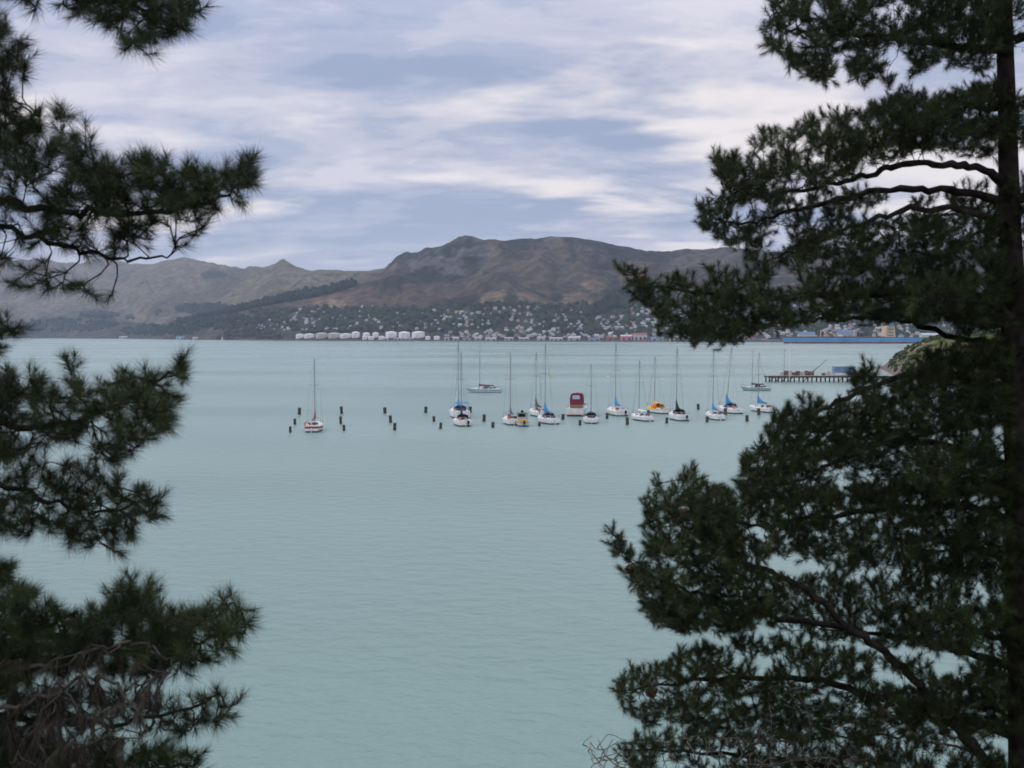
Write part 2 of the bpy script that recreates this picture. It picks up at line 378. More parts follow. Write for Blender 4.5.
m_grass = mat('headland_grass', (1, 1, 1), 0.95, 0.15, 0.25, 0.5, attr='landcol', spec=0.05)
def headland_h(X, Y):
    # low point running in from the right; slope rises away from its tip
    tip = 122.0 + (Y-307)*0.30
    u = (X - tip)
    w_ = np.clip(1-((Y-366)/74)**2, 0, 1)
    h = 15.5*(1-np.exp(-np.clip(u, 0, None)/9))*np.sqrt(w_) + np.clip(u-40, 0, None)*0.05*w_
    return np.where((u > 0) & (w_ > 0), h, -1.5) + (fbm(X*0.08, Y*0.08, 9, 4)-0.5)*3.0*np.clip(u/10, 0, 1)*w_
def headland():
    xs = np.linspace(100, 420, 170); ys = np.linspace(290, 444, 90); X, Yy = np.meshgrid(xs, ys, indexing='ij')
    Z = headland_h(X, Yy); a, b = X.shape; i, j = np.meshgrid(np.arange(a-1), np.arange(b-1), indexing='ij'); k = i*b+j
    g = fbm(X*0.06, Yy*0.06, 15, 4); c = np.zeros(X.shape+(3,)) + np.array((0.070, 0.110, 0.032))
    c = c*(1-sm(g, 0.5, 0.62)[..., None]) + np.array((0.20, 0.16, 0.085))*sm(g, 0.5, 0.62)[..., None]
    rk = 1-sm(Z + (g-0.5)*8, 2, 6); c = c*(1-rk[..., None]) + np.array((0.20, 0.165, 0.14))*rk[..., None]
    o = mesh_np('headland', np.stack([X, Yy, Z], -1).reshape(-1, 3), np.stack([k, k+b, k+b+1, k+1], -1).reshape(-1, 4), m_grass, smooth=True)
    attr_col(o, 'landcol', c); tag(o, kind='structure')
headland()

# ------------------------------------------------------------------ far trees as woodland masses
ICO_V = []; ph = (1+5**.5)/2
for a in (-1, 1):
    for b in (-ph, ph): ICO_V += [(0, a, b), (a, b, 0), (b, 0, a)]
ICO_V = np.array(ICO_V)/math.sqrt(1+ph*ph)
def ico_faces():
    bm = bmesh.new()
    for v in ICO_V: bm.verts.new(v)
    r = bmesh.ops.convex_hull(bm, input=bm.verts[:]); bm.verts.index_update()
    f = [[v.index for v in fc.verts] for fc in bm.faces]; bm.free(); return np.array(f)
ICO_F = ico_faces()
def clumps(name, pts, size, tall, m, label, cat, seed=1):
    r = np.random.default_rng(seed); P = np.asarray(pts, float); n = len(P)
    s = size*r.uniform(0.6, 1.4, (n, 1, 1)); V = ICO_V[None]*s*r.uniform(0.75, 1.25, (n, 12, 1))
    ang = r.uniform(0, 6.28, n); ca, sa = np.cos(ang)[:, None], np.sin(ang)[:, None]
    x = V[..., 0]*ca - V[..., 1]*sa; y = V[..., 0]*sa + V[..., 1]*ca
    th = tall*r.uniform(0.7, 1.3, (n, 1)); z = V[..., 2]*th + s[..., 0]*th*0.7
    V = np.stack([x, y, z], -1) + P[:, None, :]
    Fc = (ICO_F[None] + (np.arange(n)*12)[:, None, None]).reshape(-1, 3)
    o = mesh_np(name, V.reshape(-1, 3), Fc, m); tag(o, label, cat, kind='stuff')
    c = np.repeat(r.uniform(0.6, 1.5, (n, 1)), 12, 0)*np.array([[1, 1, 1.0]]); attr_col(o, 'landcol', c); return o
m_wood = mat('woodland_leaves', (0.036, 0.050, 0.026), 0.9, 0.15, 0.05, attr='landcol', spec=0.1)
m_pinew = mat('plantation_needles', (0.018, 0.028, 0.018), 0.9, 0.1, 0.05, attr='landcol', spec=0.1)
pts = []
for _ in range(1500):
    px = random.uniform(178, 356); py = curve([(178,305),(215,301),(260,294),(300,292),(356,284)], px)
    base = float(scurve(CREST, np.array(px)))
    g = ground_at(px, base + random.uniform(0.6, 1.0+4.5*math.exp(-((px-300)/60)**2)), 0.41)
    if g: pts.append(g)
clumps('pine_plantation', pts, 6.0, 1.4, m_pinew, 'dark pine plantation along the crest of the spur left of the bluff', 'plantation', 3)
pts = []
for (cx, cy, rx, ry, n) in ((205,309,30,5,260),(100,315,20,3.5,140),(612,303,32,6,220),(640,290,10,5,80),(60,326,60,6,260),(160,331,40,5,200),(225,322,40,7,300),(62,319,5,2,20),(130,318,6,2,16),(158,313,4,2,10)):
    for _ in range(n):
        a = random.uniform(0, 6.28); q = math.sqrt(random.random()); px = cx+rx*q*math.cos(a); py = cy+ry*q*math.sin(a)-(px-cx)*(0.5 if cx == 612 else 0)
        g = ground_at(px, py, 0.7)
        if g: pts.append(g)
clumps('hill_woodland', pts, 6.5, 1.0, m_pinew, 'scattered dark woods in the folds of the far hills', 'woods', 4)
pts = []
for _ in range(5200):
    Y = random.uniform(298, 434); X = random.uniform(118, 400)
    h = float(headland_h(np.array(X), np.array(Y)))
    if h < 1.5: continue
    if fbm(np.array(X/14), np.array(Y/14), 7, 3) < (0.52 if h > 9 else 0.45): continue
    pts.append((X, Y, h-0.3))
m_scrub = mat('scrub_leaves', (0.050, 0.065, 0.030), 0.9, 0.2, 0.4, attr='landcol', spec=0.1)
clumps('headland_scrub', pts, 0.75, 0.9, m_scrub, 'low bushes on the green headland behind the right pine', 'bushes', 5)

# ------------------------------------------------------------------ materials for built things
M = {}
def pm(k, c, r=0.5, v=0.06, sc_=1.5, spec=0.4, **kw): M[k] = mat(k, c, r, v, sc_, spec=spec, **kw)
pm('white_paint', (0.80, 0.80, 0.79)); pm('cream_paint', (0.62, 0.57, 0.45)); pm('grey_paint', (0.42, 0.44, 0.46)); pm('pale_blue_paint', (0.42, 0.52, 0.60))
pm('blue_canvas', (0.055, 0.24, 0.52), 0.85, 0.15); pm('navy_canvas', (0.02, 0.035, 0.10), 0.85, 0.15); pm('maroon_canvas', (0.22, 0.03, 0.05), 0.85, 0.15)
pm('grey_canvas', (0.10, 0.11, 0.12), 0.85, 0.15); pm('black_canvas', (0.018, 0.018, 0.022), 0.85); pm('red_paint', (0.42, 0.05, 0.05)); pm('orange_canvas', (0.75, 0.16, 0.04), 0.8)
pm('yellow_paint', (0.80, 0.45, 0.03)); pm('teal_paint', (0.34, 0.47, 0.48)); pm('navy_paint', (0.03, 0.06, 0.16)); pm('green_canvas', (0.10, 0.14, 0.08), 0.8)
pm('alloy', (0.24, 0.25, 0.26), 0.4, 0.05, spec=0.5); pm('dark_alloy', (0.10, 0.11, 0.12), 0.5); pm('glass_dark', (0.02, 0.025, 0.03), 0.1, 0.02, spec=0.6)
pm('antifoul', (0.04, 0.06, 0.07), 0.7); pm('antifoul_blue', (0.03, 0.10, 0.26), 0.7); pm('antifoul_red', (0.25, 0.05, 0.04), 0.7)
pm('deck_grey', (0.50, 0.50, 0.47), 0.8); pm('teak', (0.26, 0.15, 0.08), 0.8, 0.2, 6); pm('outboard', (0.03, 0.03, 0.035), 0.4)
pm('pile_wood', (0.085, 0.068, 0.050), 0.95, 0.3, 5, bump=0.5); pm('pile_top', (0.12, 0.115, 0.10), 0.95, 0.3, 5)
pm('tank_white', (0.85, 0.85, 0.86), 0.6, 0.08, 0.3); pm('tank_cream', (0.56, 0.56, 0.47), 0.6, 0.08, 0.3)
pm('roof_grey', (0.36, 0.38, 0.40), 0.7); pm('roof_pale', (0.50, 0.51, 0.52), 0.6); pm('roof_red', (0.26, 0.10, 0.07), 0.8); pm('roof_blue', (0.10, 0.20, 0.36), 0.7); pm('roof_dark', (0.09, 0.09, 0.10), 0.8); pm('roof_green', (0.10, 0.16, 0.11), 0.8)
pm('wall_white', (0.56, 0.56, 0.54), 0.8); pm('wall_cream', (0.55, 0.48, 0.36), 0.8); pm('wall_grey', (0.40, 0.40, 0.41), 0.8); pm('wall_brick', (0.34, 0.17, 0.12), 0.85); pm('wall_pink', (0.70, 0.20, 0.24), 0.8)
pm('ship_blue', (0.05, 0.30, 0.58), 0.5, 0.1, 0.05); pm('ship_red', (0.24, 0.05, 0.05), 0.7, 0.15, 0.05); pm('ship_beige', (0.62, 0.46, 0.32), 0.6); pm('hatch_maroon', (0.20, 0.07, 0.06), 0.7)
pm('concrete', (0.42, 0.40, 0.38), 0.9, 0.2, 0.6); pm('rock', (0.13, 0.12, 0.11), 0.95, 0.3, 0.3); pm('rust', (0.22, 0.13, 0.10), 0.9, 0.3, 2); pm('blue_box', (0.20, 0.28, 0.46), 0.6); pm('pink_fence', (0.50, 0.42, 0.40), 0.8)
pm('buoy_yellow', (0.70, 0.45, 0.05), 0.6); pm('buoy_white', (0.65, 0.62, 0.6), 0.6)

# ------------------------------------------------------------------ boats
def hull_mb(Ln, beam, free, bow_rake=0.8, stern=0.7, stripe=0.12):
    """loft: x across, y forward; returns (hull MB, deck outline helper)"""
    mb = MB(); n = 15; secs = []
    for i in range(n):
        t = i/(n-1)
        hb = beam/2*(stern + (1-stern)*math.sin(min(t/0.45, 1)*math.pi/2)) if t < 0.45 else beam/2*max(0.02, math.cos(((t-0.45)/0.55)**1.25*math.pi/2))**0.85
        sheer = free*(1.0 + 0.35*(t-0.35)**2*2.2)
        y = -Ln/2 + Ln*t
        lv = [(-0.45, 0.15), (-0.12, 0.72), (0.10, 0.88), (0.22, 0.91), (sheer-stripe, 0.985), (sheer, 1.0)]
        ring = []
        for z, f in lv:
            yy = y - (bow_rake*(1-max(z, -0.3)/sheer) if t > 0.6 else 0)*((t-0.6)/0.4 if t > 0.6 else 0) + (0.35*(z/sheer-1) if False else 0)
            ring.append((hb*f, yy, z))
        secs.append(ring)
    k = len(secs[0]); vs = []; fs = []; ms = []
    for r in secs: vs += r + [(-x, y, z) for x, y, z in reversed(r)]
    K = 2*k; band = [0, 0, 1, 2, 3]
    for i in range(n-1):
        for j in range(k-1):
            a = i*K+j; fs.append((a, a+1, a+K+1, a+K)); ms.append(band[j])
            a = i*K+K-2-j; fs.append((a, a+1, a+K+1, a+K)); ms.append(band[j])
        a = i*K+k-1; fs.append((a, a+1, a+K+1, a+K)); ms.append(4)
        a = i*K+K-1; fs.append((a, i*K, (i+1)*K, a+K)); ms.append(0)
    for e in (0, n-1):
        for j in range(k-1):
            fs.append((e*K+j, e*K+j+1, e*K+K-2-j, e*K+K-1-j)); ms.append(band[j])
    mb.v = vs; mb.f = fs; mb.m = ms
    return mb
MASTQ = 0.12
def sheer_z(free, t): return free*(1.0+0.35*(t-0.35)**2*2.2)
def yacht(px, py, head, label, Ln=8.5, beam=2.8, free=0.95, mast_px=None, mast_top=None, cover='blue_canvas', hull='white_paint', sheer_m=None, boot='navy_paint', bottom='antifoul',
          deck='white_paint', dodger=None, lean=0.0, extras=(), cabin='white_paint', cov_h=1.5, name='sailboat', cat='sailboat', group='yachts moored on the harbour'):
    p = on_water(px, py); Y = p.y; hd_ = math.radians(head); p.x += math.sin(hd_)*Ln*MASTQ; p.y -= 0
    t = empty(name, p, hd_); tag(t, label, cat, group)
    free *= 0.88; stp = 0.34 if sheer_m == 'red_paint' else 0.12; mats = [M[bottom], M[boot], M[hull], M[sheer_m or hull], M[deck]]
    hb = hull_mb(Ln, beam, free, stripe=stp); hb.build('hull', mats, t, smooth=False)
    # coachroof with windows
    cw, cl, ch = beam*0.52, Ln*0.36, 0.48; z0 = free+0.0; yc = Ln*0.10
    cb = MB(); cb.add([(-cw/2, yc-cl/2, z0-0.02), (cw/2, yc-cl/2, z0-0.02), (cw*0.32, yc+cl/2, z0+0.06), (-cw*0.32, yc+cl/2, z0+0.06),
                       (-cw*0.42, yc-cl/2+0.1, z0+ch), (cw*0.42, yc-cl/2+0.1, z0+ch), (cw*0.22, yc+cl/2-0.5, z0+ch*0.72), (-cw*0.22, yc+cl/2-0.5, z0+ch*0.72)],
                      [(0,1,5,4),(1,2,6,5),(2,3,7,6),(3,0,4,7),(4,5,6,7)])
    cab = cb.build('cabin', M[cabin], t)
    for sgn in (-1, 1):
        for q in (0.18, 0.48):
            y0, y1 = yc-cl/2+cl*q, yc-cl/2+cl*(q+0.2); x0 = cw*(0.5-0.18*q)*sgn; x1 = cw*(0.5-0.18*(q+.2))*sgn
            wb = MB(); e = 0.018*sgn; ins = -0.045*sgn
            wb.add([(x0*0.965+e, y0, z0+.16), (x1*0.965+e, y1, z0+.16), (x1*0.93+e, y1, z0+.34), (x0*0.93+e, y0, z0+.34)], [(0, 1, 2, 3)]); wb.build('window', M['glass_dark'], cab)
    hat = MB(); hat.box((0, yc-cl/2+0.05, z0+ch*0.5), (0.55, 0.06, ch*0.75)); hat.build('hatch', M['teak'], cab)
    # cockpit coaming, and a dark sheet standing in for the well's shade
    cp = MB(); yk = -Ln*0.28; lk = Ln*0.30; wk = beam*0.46
    for sg in (-1, 1): cp.box((sg*wk/2, yk, free+0.10), (0.12, lk, 0.24), 0)
    cp.box((0, yk-lk/2, free+0.10), (wk, 0.12, 0.24), 0); cp.box((0, yk, free+0.02), (wk-0.1, lk-0.1, 0.03), 1)
    cp.build('cockpit', [M['white_paint'], M['grey_canvas']], t)
    # rails
    rl = MB(); 
    for sg in (-1, 1):
        prev = None
        for q in (0.02, 0.22, 0.45, 0.68, 0.88):
            hbw = beam/2*(0.7+0.3*math.sin(min(q/0.45, 1)*math.pi/2)) if q < 0.45 else beam/2*max(0.02, math.cos(((q-0.45)/0.55)**1.25*math.pi/2))**0.85
            a = Vector((sg*hbw*0.93, -Ln/2+Ln*q, sheer_z(free, q))); b = a + Vector((0, 0, 0.6)); rl.tube([a, b], 0.022, 5)
            if prev: rl.tube([prev, b], 0.014, 4)
            prev = b
        rl.tube([prev, Vector((0, Ln*0.5, sheer_z(free, 1)+0.55))], 0.02, 5)
    rl.tube([Vector((0, Ln*0.48, free+0.1)), Vector((0, Ln*0.5, sheer_z(free, 1)+0.55))], 0.02, 5)
    rl.build('guard_rail', M['alloy'], t)
    # mast
    if mast_top is not None:
        H = EYE + Y*slope_of(mast_top); ym = Ln*MASTQ; mz = free+ch*0.6
        mm = MB(); lx = lean*H
        top = Vector((lx, ym-0.15, H)); mm.tube([(0, ym, mz-0.1), top], [0.072, 0.045], 8)
        ms = mm.build('mast', M['alloy'], t)
        sp_ = MB(); q = 0.58; pm_ = Vector((0, ym, mz)).lerp(top, q); sp_.tube([pm_+Vector((-0.75, 0, 0)), pm_+Vector((0.75, 0, 0))], 0.03, 5); sp_.build('spreader', M['alloy'], ms)
        rg = MB()
        for a, b in (((beam*0.44, ym-.2, free), (0.75+pm_.x, pm_.y, pm_.z)), ((-beam*0.44, ym-.2, free), (-0.75+pm_.x, pm_.y, pm_.z)), ((0.75+pm_.x, pm_.y, pm_.z), top), ((-0.75+pm_.x, pm_.y, pm_.z), top),
                     ((0, Ln*0.49, sheer_z(free, 1)), top), ((0, -Ln*0.48, free), top)): rg.tube([a, b], 0.010, 4)
        rg.build('rigging', M['dark_alloy'], ms)
        bo = MB(); bz = free+ch+0.40; bl = Ln*0.40; bo.tube([(0, ym-0.1, bz), (0, ym-bl, bz-0.05)], 0.05, 6); boom = bo.build('boom', M['alloy'], t)
        if cover:
            cv = MB(); N_ = 9; vs = []; fs = []
            for i in range(N_):
                f = i/(N_-1); y = ym+0.16 - (bl+0.2)*f; hgt = cov_h*0.82*(1-f)**2.6+0.18; wd = 0.14*(1-0.45*f) + 0.05*(i == 1)
                drop = 0.12
                for (ax, az) in ((-0.4, -drop), (-1, 0.05), (-0.75, hgt*0.5), (-0.15, hgt), (0.15, hgt), (0.75, hgt*0.5), (1, 0.05), (0.4, -drop)): vs.append((ax*wd, y, bz+az))
            for i in range(N_-1):
                for j in range(8): fs.append((i*8+j, i*8+(j+1)%8, (i+1)*8+(j+1)%8, (i+1)*8+j))
            fs += [tuple(range(8)), tuple((N_-1)*8+j for j in range(8))]
            cv.add(vs, fs); cv.build('sail_cover', M[cover], boom)
    if dodger:
        dd = MB(); vs = []; yd = yc-cl/2; 
        for j, (yy, hh) in enumerate(((yd+0.75, 0.25), (yd+0.35, 0.72), (yd-0.55, 0.78))):
            for i in range(7):
                a = math.pi*i/6; vs.append((math.cos(a)*beam*0.33, yy, z0+ch*0.55+math.sin(a)**0.6*hh))
        fs = [(j*7+i, j*7+i+1, (j+1)*7+i+1, (j+1)*7+i) for j in range(2) for i in range(6)] + [tuple(range(7))]
        dd.add(vs, fs); dd.build('spray_hood', M[dodger], t)
    if 'bimini' in extras:
        bm_ = MB(); y0 = -Ln*0.30; bm_.box((0, y0, free+1.55), (beam*0.72, 1.7, 0.10), 0, taper=0.92)
        cn = bm_.build('canopy', M[dodger or 'blue_canvas'], t)
        for sx_ in (-1, 1):
            for sy_ in (-1, 1): lg = MB(); lg.tube([(sx_*beam*0.33, y0+sy_*0.8, free), (sx_*beam*0.33, y0+sy_*0.75, free+1.52)], 0.025, 5); lg.build('canopy_post', M['alloy'], cn)
    if 'outboard' in extras:
        ob = MB(); ob.box((beam*0.16, -Ln/2-0.18, free*0.95), (0.32, 0.42, 0.5), taper=0.8); ob.tube([(beam*0.16, -Ln/2-0.2, free*0.8), (beam*0.16, -Ln/2-0.2, -0.3)], 0.07, 6); ob.build('outboard_motor', M['outboard'], t)
    if 'rudder' in extras:
        rd = MB(); rd.box((0, -Ln/2-0.12, 0.15), (0.07, 0.34, 1.1)); rd.build('rudder', M['white_paint'], t)
    if 'bundle' in extras:     # gear stowed on deck
        gb = MB(); gb.box((-beam*.18, -Ln*.12, free+ch+.12), (0.5, 0.7, .3), taper=.7); gb.build('stowed_gear', M['rust'], t)
    free0 = free; k_ = int(px*7) % 5
    if k_ in (0, 2, 3):
        lb_ = MB(); a_ = [(-beam*.30+.24*math.cos(q*.5236), -Ln*.47, free+.42+.24*math.sin(q*.5236)) for q in range(13)]; lb_.tube(a_, .07, 6); lb_.build('lifebuoy', M['orange_canvas' if k_ else 'maroon_canvas'], t)
    if k_ in (1, 3, 4):
        gb = MB(); gb.box((beam*.12, -Ln*.30, free+.32), (.55, .8, .42), taper=.75); gb.build('stowed_bag', M['grey_canvas'], t); gb = MB(); gb.box((-beam*.2, -Ln*.2, free+.3), (.35, .5, .4), taper=.6); gb.build('stowed_bag', M['grey_canvas'], t)
    wn = MB(); wn.lathe([(.13, 0), (.1, .12), (.13, .24)], 8, c=(beam*.24, -Ln*.22, free+.2)); wn.build('winch', M['dark_alloy'], t)
    tl = MB(); tl.tube([(0, -Ln*.47, free+.35), (0.05, -Ln*.30, free+.5)], .04, 6); tl.build('tiller', M['teak'], t)
    if 'jib' in extras:
        jb = MB(); jb.tube([(0, Ln*0.46, free+0.5), (0, Ln*0.3, free+3.2)], [0.12, 0.08], 6); jb.build('furled_jib', M['white_paint'], t)
    return t

yacht(314, 430.3, 4, 'white sailboat with red sail cover alone at the left end of the moorings', 7.0, 2.7, mast_top=358, cover='red_paint', sheer_m='red_paint', extras=('rudder',), cov_h=1.7)
yacht(458, 416.8, 13, 'white sailboat with a blue stripe and blue canopy, half hidden behind another yacht', 8, 3.4, 1.25, mast_top=341, sheer_m='white_paint', boot='antifoul_blue', dodger='blue_canvas', extras=('bimini', 'jib'), cov_h=1.7, cover='blue_canvas')
yacht(461, 424.8, 12, 'small white sailboat with dark navy sail cover and outboard, nearest of the left pair', 6.6, 2.8, 0.9, mast_top=352, cover='navy_canvas', extras=('outboard', 'rudder'), cov_h=1.9, dodger='navy_canvas')
yacht(479.5, 392.3, 84, 'pale blue grey yacht lying broadside, anchored alone beyond the moorings', 9.0, 2.9, 0.95, mast_top=343, hull='pale_blue_paint', cover='rust', cov_h=0.3, boot='white_paint', bottom='antifoul', deck='white_paint', extras=('bundle',), lean=0.0, dodger='grey_canvas')
yacht(510.5, 423.5, 8, 'white sailboat with grey furled sail rafted beside the small green canopy boat', 6.8, 2.7, 0.95, mast_top=352, cover='grey_canvas', extras=('bundle', 'rudder'), cov_h=1.3)
yacht(536, 415.5, 16, 'white sailboat with tall charcoal cover round the mast foot, behind its blue covered neighbour', 7.5, 2.5, 0.9, mast_top=352, cover='grey_canvas', cov_h=2.0, extras=('bundle',))
yacht(545.2, 422.8, 20, 'white sailboat with bright blue sail cover, just right of a low dark pile', 6.8, 2.6, 0.9, mast_top=343, cover='blue_canvas', cov_h=2.3, extras=('rudder',), dodger='grey_canvas')
yacht(591.3, 422.2, -3, 'small plain white sailboat with no sail cover, right of the maroon canopied motorboat', 6.2, 2.6, 0.8, mast_top=364, cover='grey_canvas', cov_h=0.2, extras=('rudder',), dodger='grey_canvas')
yacht(616, 414.5, 9, 'white sailboat with a narrow blue sail cover and dark green bottom, between two piles', 8, 3.3, 1.0, mast_top=343, cover='blue_canvas', cov_h=2.1, bottom='green_canvas', boot='green_canvas', extras=('outboard',))
yacht(639.5, 420, 19, 'low white sailboat with bare boom and mid height mast, left of the yellow boat', 6.4, 2.6, 0.8, mast_top=360, cover='white_paint', cov_h=0.1, extras=('rudder',))
yacht(655, 412.7, 22, 'yellow topped sailboat with orange spray hood and yellow boom cover', 6.8, 2.7, 0.95, mast_top=356, cover='yellow_paint', cov_h=0.25, sheer_m='yellow_paint', deck='yellow_paint', cabin='yellow_paint', hull='white_paint', dodger='orange_canvas')
yacht(677.3, 419.3, 6, 'white sailboat with black sail cover and black cockpit hood with outboard', 7.6, 2.9, 0.95, mast_top=347, cover='black_canvas', cov_h=2.1, dodger='black_canvas', extras=('outboard',))
yacht(713.8, 418.7, 5, 'white sailboat with small blue sail cover and green boot line, beside a pile', 7.2, 2.6, 0.9, mast_top=350, cover='blue_canvas', cov_h=1.2, bottom='green_canvas', boot='green_canvas', extras=('rudder',))
yacht(727.5, 412.5, 17, 'broad white sailboat with leaning mast, bright blue sail cover and dark hatch', 7.2, 3.0, 0.95, mast_top=347, cover='blue_canvas', cov_h=2.0, dodger='navy_canvas', lean=0.07)
yacht(759, 411.5, 21, 'white sailboat with dark bottom and blue cover, rightmost of the moored row by the pine', 7.0, 2.7, 0.9, mast_top=352, cover='blue_canvas', cov_h=1.6, bottom='navy_paint', boot='navy_paint')
yacht(752, 390.5, 83, 'pale teal hulled yacht with cream deck lying broadside in front of the jetty', 7.6, 2.4, 0.85, mast_top=350, hull='teal_paint', boot='teal_paint', cover='grey_canvas', cov_h=0.25, dodger='black_canvas', deck='cream_paint')

def small_canopy_boat():
    t = empty('motorboat', on_water(522.3, 425.3), math.radians(6)); tag(t, 'small open motorboat with green canopy and blue bottom, rafted right of a white sailboat', 'motorboat')
    hull_mb(5.2, 2.1, 0.75).build('hull', [M['antifoul_blue'], M['antifoul_blue'], M['cream_paint'], M['teak'], M['cream_paint']], t)
    c = MB(); c.box((0, 0.2, 1.95), (1.6, 1.9, 0.12), taper=.85); cn = c.build('canopy', M['green_canvas'], t)
    for a in (-1, 1):
        for b in (-1, 1): c = MB(); c.tube([(a*.75, .2+b*.85, .7), (a*.72, .2+b*.8, 1.9)], 0.04, 5); c.build('canopy_post', M['dark_alloy'], cn)
    c = MB(); c.box((0, 0.9, 1.0), (1.3, 0.7, 0.6), taper=.8); c.build('console', M['white_paint'], t)
    c = MB(); c.add([(-.6, 0.5, 1.3), (.6, .5, 1.3), (.55, .62, 1.85), (-.55, .62, 1.85)], [(0, 1, 2, 3)]); c.build('windscreen', M['glass_dark'], t)
    c = MB(); c.box((0, -2.8, .75), (.35, .4, .55), taper=.8); c.tube([(0, -2.8, .6), (0, -2.8, -.3)], .07, 6); c.build('outboard_motor', M['outboard'], t)
    c = MB(); c.box((0, -1.2, .85), (1.5, .4, .25)); c.build('bench', M['yellow_paint'], t)
    c = MB(); c.lathe([(.05, 0), (.2, .1), (.24, .25), (.12, .42)], 8, c=(0, .2, 2.0)); c.build('radar_dome', M['black_canvas'], t)
small_canopy_boat()
def cruiser():
    t = empty('motorboat', on_water(578, 414.3), math.radians(-12)); tag(t, 'white motor cruiser with tall maroon canopy enclosing its cockpit', 'motorboat')
    hull_mb(8.6, 3.4, 1.25, stern=0.92).build('hull', [M['antifoul'], M['navy_paint'], M['white_paint'], M['white_paint'], M['white_paint']], t)
    c = MB(); c.box((0, 1.3, 1.75), (2.5, 3.2, 1.0), taper=.78); cab = c.build('cabin', M['white_paint'], t)
    for s_ in (-1, 1):
        c = MB(); c.add([(s_*1.2, 0.2, 1.65), (s_*1.14, 2.5, 1.65), (s_*1.07, 2.3, 2.0), (s_*1.11, .25, 2.0)], [(0, 1, 2, 3)]); c.build('window', M['glass_dark'], cab)
    cn = MB(); y0, y1 = -2.4, 0.2
    prof = [(1.15, 1.9), (1.12, 2.9), (1.05, 3.5), (0.85, 3.85), (0.0, 3.98), (-0.85, 3.85), (-1.05, 3.5), (-1.12, 2.9), (-1.15, 1.9)]
    vs = [(x, y0, z) for x, z in prof] + [(x*.96, y1, z) for x, z in prof]; n = len(prof)
    fs = [(i, i+1, n+i+1, n+i) for i in range(n-1)] + [tuple(range(n, 2*n))] + [(0, 1, n-2, n-1)]
    cn.add(vs, fs); cn.add([(-1.05, y0, 2.9), (-.65, y0, 2.9), (-.65, y0, 3.72), (-.95, y0, 3.6)], [(0, 1, 2, 3)]); cn.add([(.65, y0, 2.9), (1.05, y0, 2.9), (.95, y0, 3.6), (.65, y0, 3.72)], [(0, 1, 2, 3)])
    cn.add([(-.65, y0, 3.6), (.65, y0, 3.6), (.65, y0, 3.78), (0, y0, 3.95), (-.65, y0, 3.78)], [(0, 1, 2, 3, 4)])
    cp = cn.build('canopy', M['maroon_canvas'], t)
    c = MB(); c.add([(-.65, y0, 2.9), (.65, y0, 2.9), (.65, y0, 3.6), (-.65, y0, 3.6)], [(0, 1, 2, 3)]); c.build('window', M['pale_blue_paint'], cp)
    c = MB(); c.box((0, -2.55, 1.6), (2.2, .15, .6)); c.build('transom_rail', M['teak'], t)
    c = MB()
    for s_ in (-1, 1):
        for q in (-4, -2.6, 1.5, 2.8): c.tube([(s_*1.35, q, 1.2), (s_*1.35, q, 1.9)], .025, 5)
        c.tube([(s_*1.35, -4, 1.9), (s_*1.35, -2.6, 1.9)], .025, 5)
    c.tube([(-1.35, -4, 1.9), (1.35, -4, 1.9)], .025, 5); c.build('guard_rail', M['alloy'], t)
    c = MB(); c.box((0, -4.55, 0.25), (2.6, .7, .12)); c.build('swim_step', M['teak'], t)
cruiser()

# ------------------------------------------------------------------ mooring piles and buoys
PILES = [(299.3,414.4),(295,424.4),(290.4,432.5),(341.7,413.7),(340.8,423.7),(344,430.7),(385,413.3),(390.7,422.6),(394.6,430.2),(425.7,412.8),(434,421.6),(440.5,428.8),
         (470,412.6),(484,421.4),(492.8,427.6),(539.2,426.1),(562.9,419.5),(580,425.4),(607,418.5),(627.3,424.8),(648.4,415.6),(666.6,423.3),(698.2,409.4),(707.1,422),(725,415.6),(747,421.4),(759,415)]
PWHERE = {15: 'beside the blue covered sailboat stern', 16: 'left of the maroon canopied cruiser', 17: 'in front of the maroon canopied cruiser', 18: 'left of the green bottomed sailboat', 19: 'between two white sailboats left of the yellow boat',
          20: 'touching the left side of the yellow boat', 21: 'left of the black covered sailboat', 22: 'standing alone right of the black covered sailboat', 23: 'at the left bow of the green booted sailboat', 24: 'in front of the leaning mast sailboat', 25: 'standing in open water right of the green booted sailboat', 26: 'in front of the rightmost moored sailboat',
          12: 'behind the navy covered sailboat on its right', 13: 'middle of the gap right of the navy covered sailboat', 14: 'nearest pile left of the rafted boats'}
RN = ('farthest', 'middle', 'nearest'); SN = ('row of three left of the red trimmed sailboat', 'row of three right of the red trimmed sailboat', 'row of three in open water', 'row of three left of the paired yachts')
for i, (px, py) in enumerate(PILES):
    p = on_water(px, py); d = p.y; hh = 7.0/F*d*random.uniform(0.78, 1.15) if i != 15 else 4.2/F*d
    rr = 1.45/F*d*random.uniform(0.9, 1.15); m = MB(); n = 10
    prof = [(rr*0.95, -2.5), (rr*0.92, 0), (rr*1.12, 0.22), (rr*0.9, hh*0.45), (rr*1.05, hh*0.62), (rr*0.98, hh*0.84)]
    m.lathe(prof, n); 
    t = m.build('mooring_pile', M['pile_wood']); t.location = p; t.rotation_euler = (random.uniform(-.09, .09), random.uniform(-.09, .09), random.uniform(0, 6))
    c = MB(); c.lathe([(rr*1.1, hh*0.84-0.01), (rr*1.12, hh*.93), (rr*.85, hh)], n); c.build('cap', M['pile_top'], t)
    where = PWHERE[i] if i > 11 else '%s in the %s' % (RN[i % 3], SN[i//3])
    tag(t, 'dark timber pile, ' + where, 'pile', 'timber mooring piles standing in the harbour')
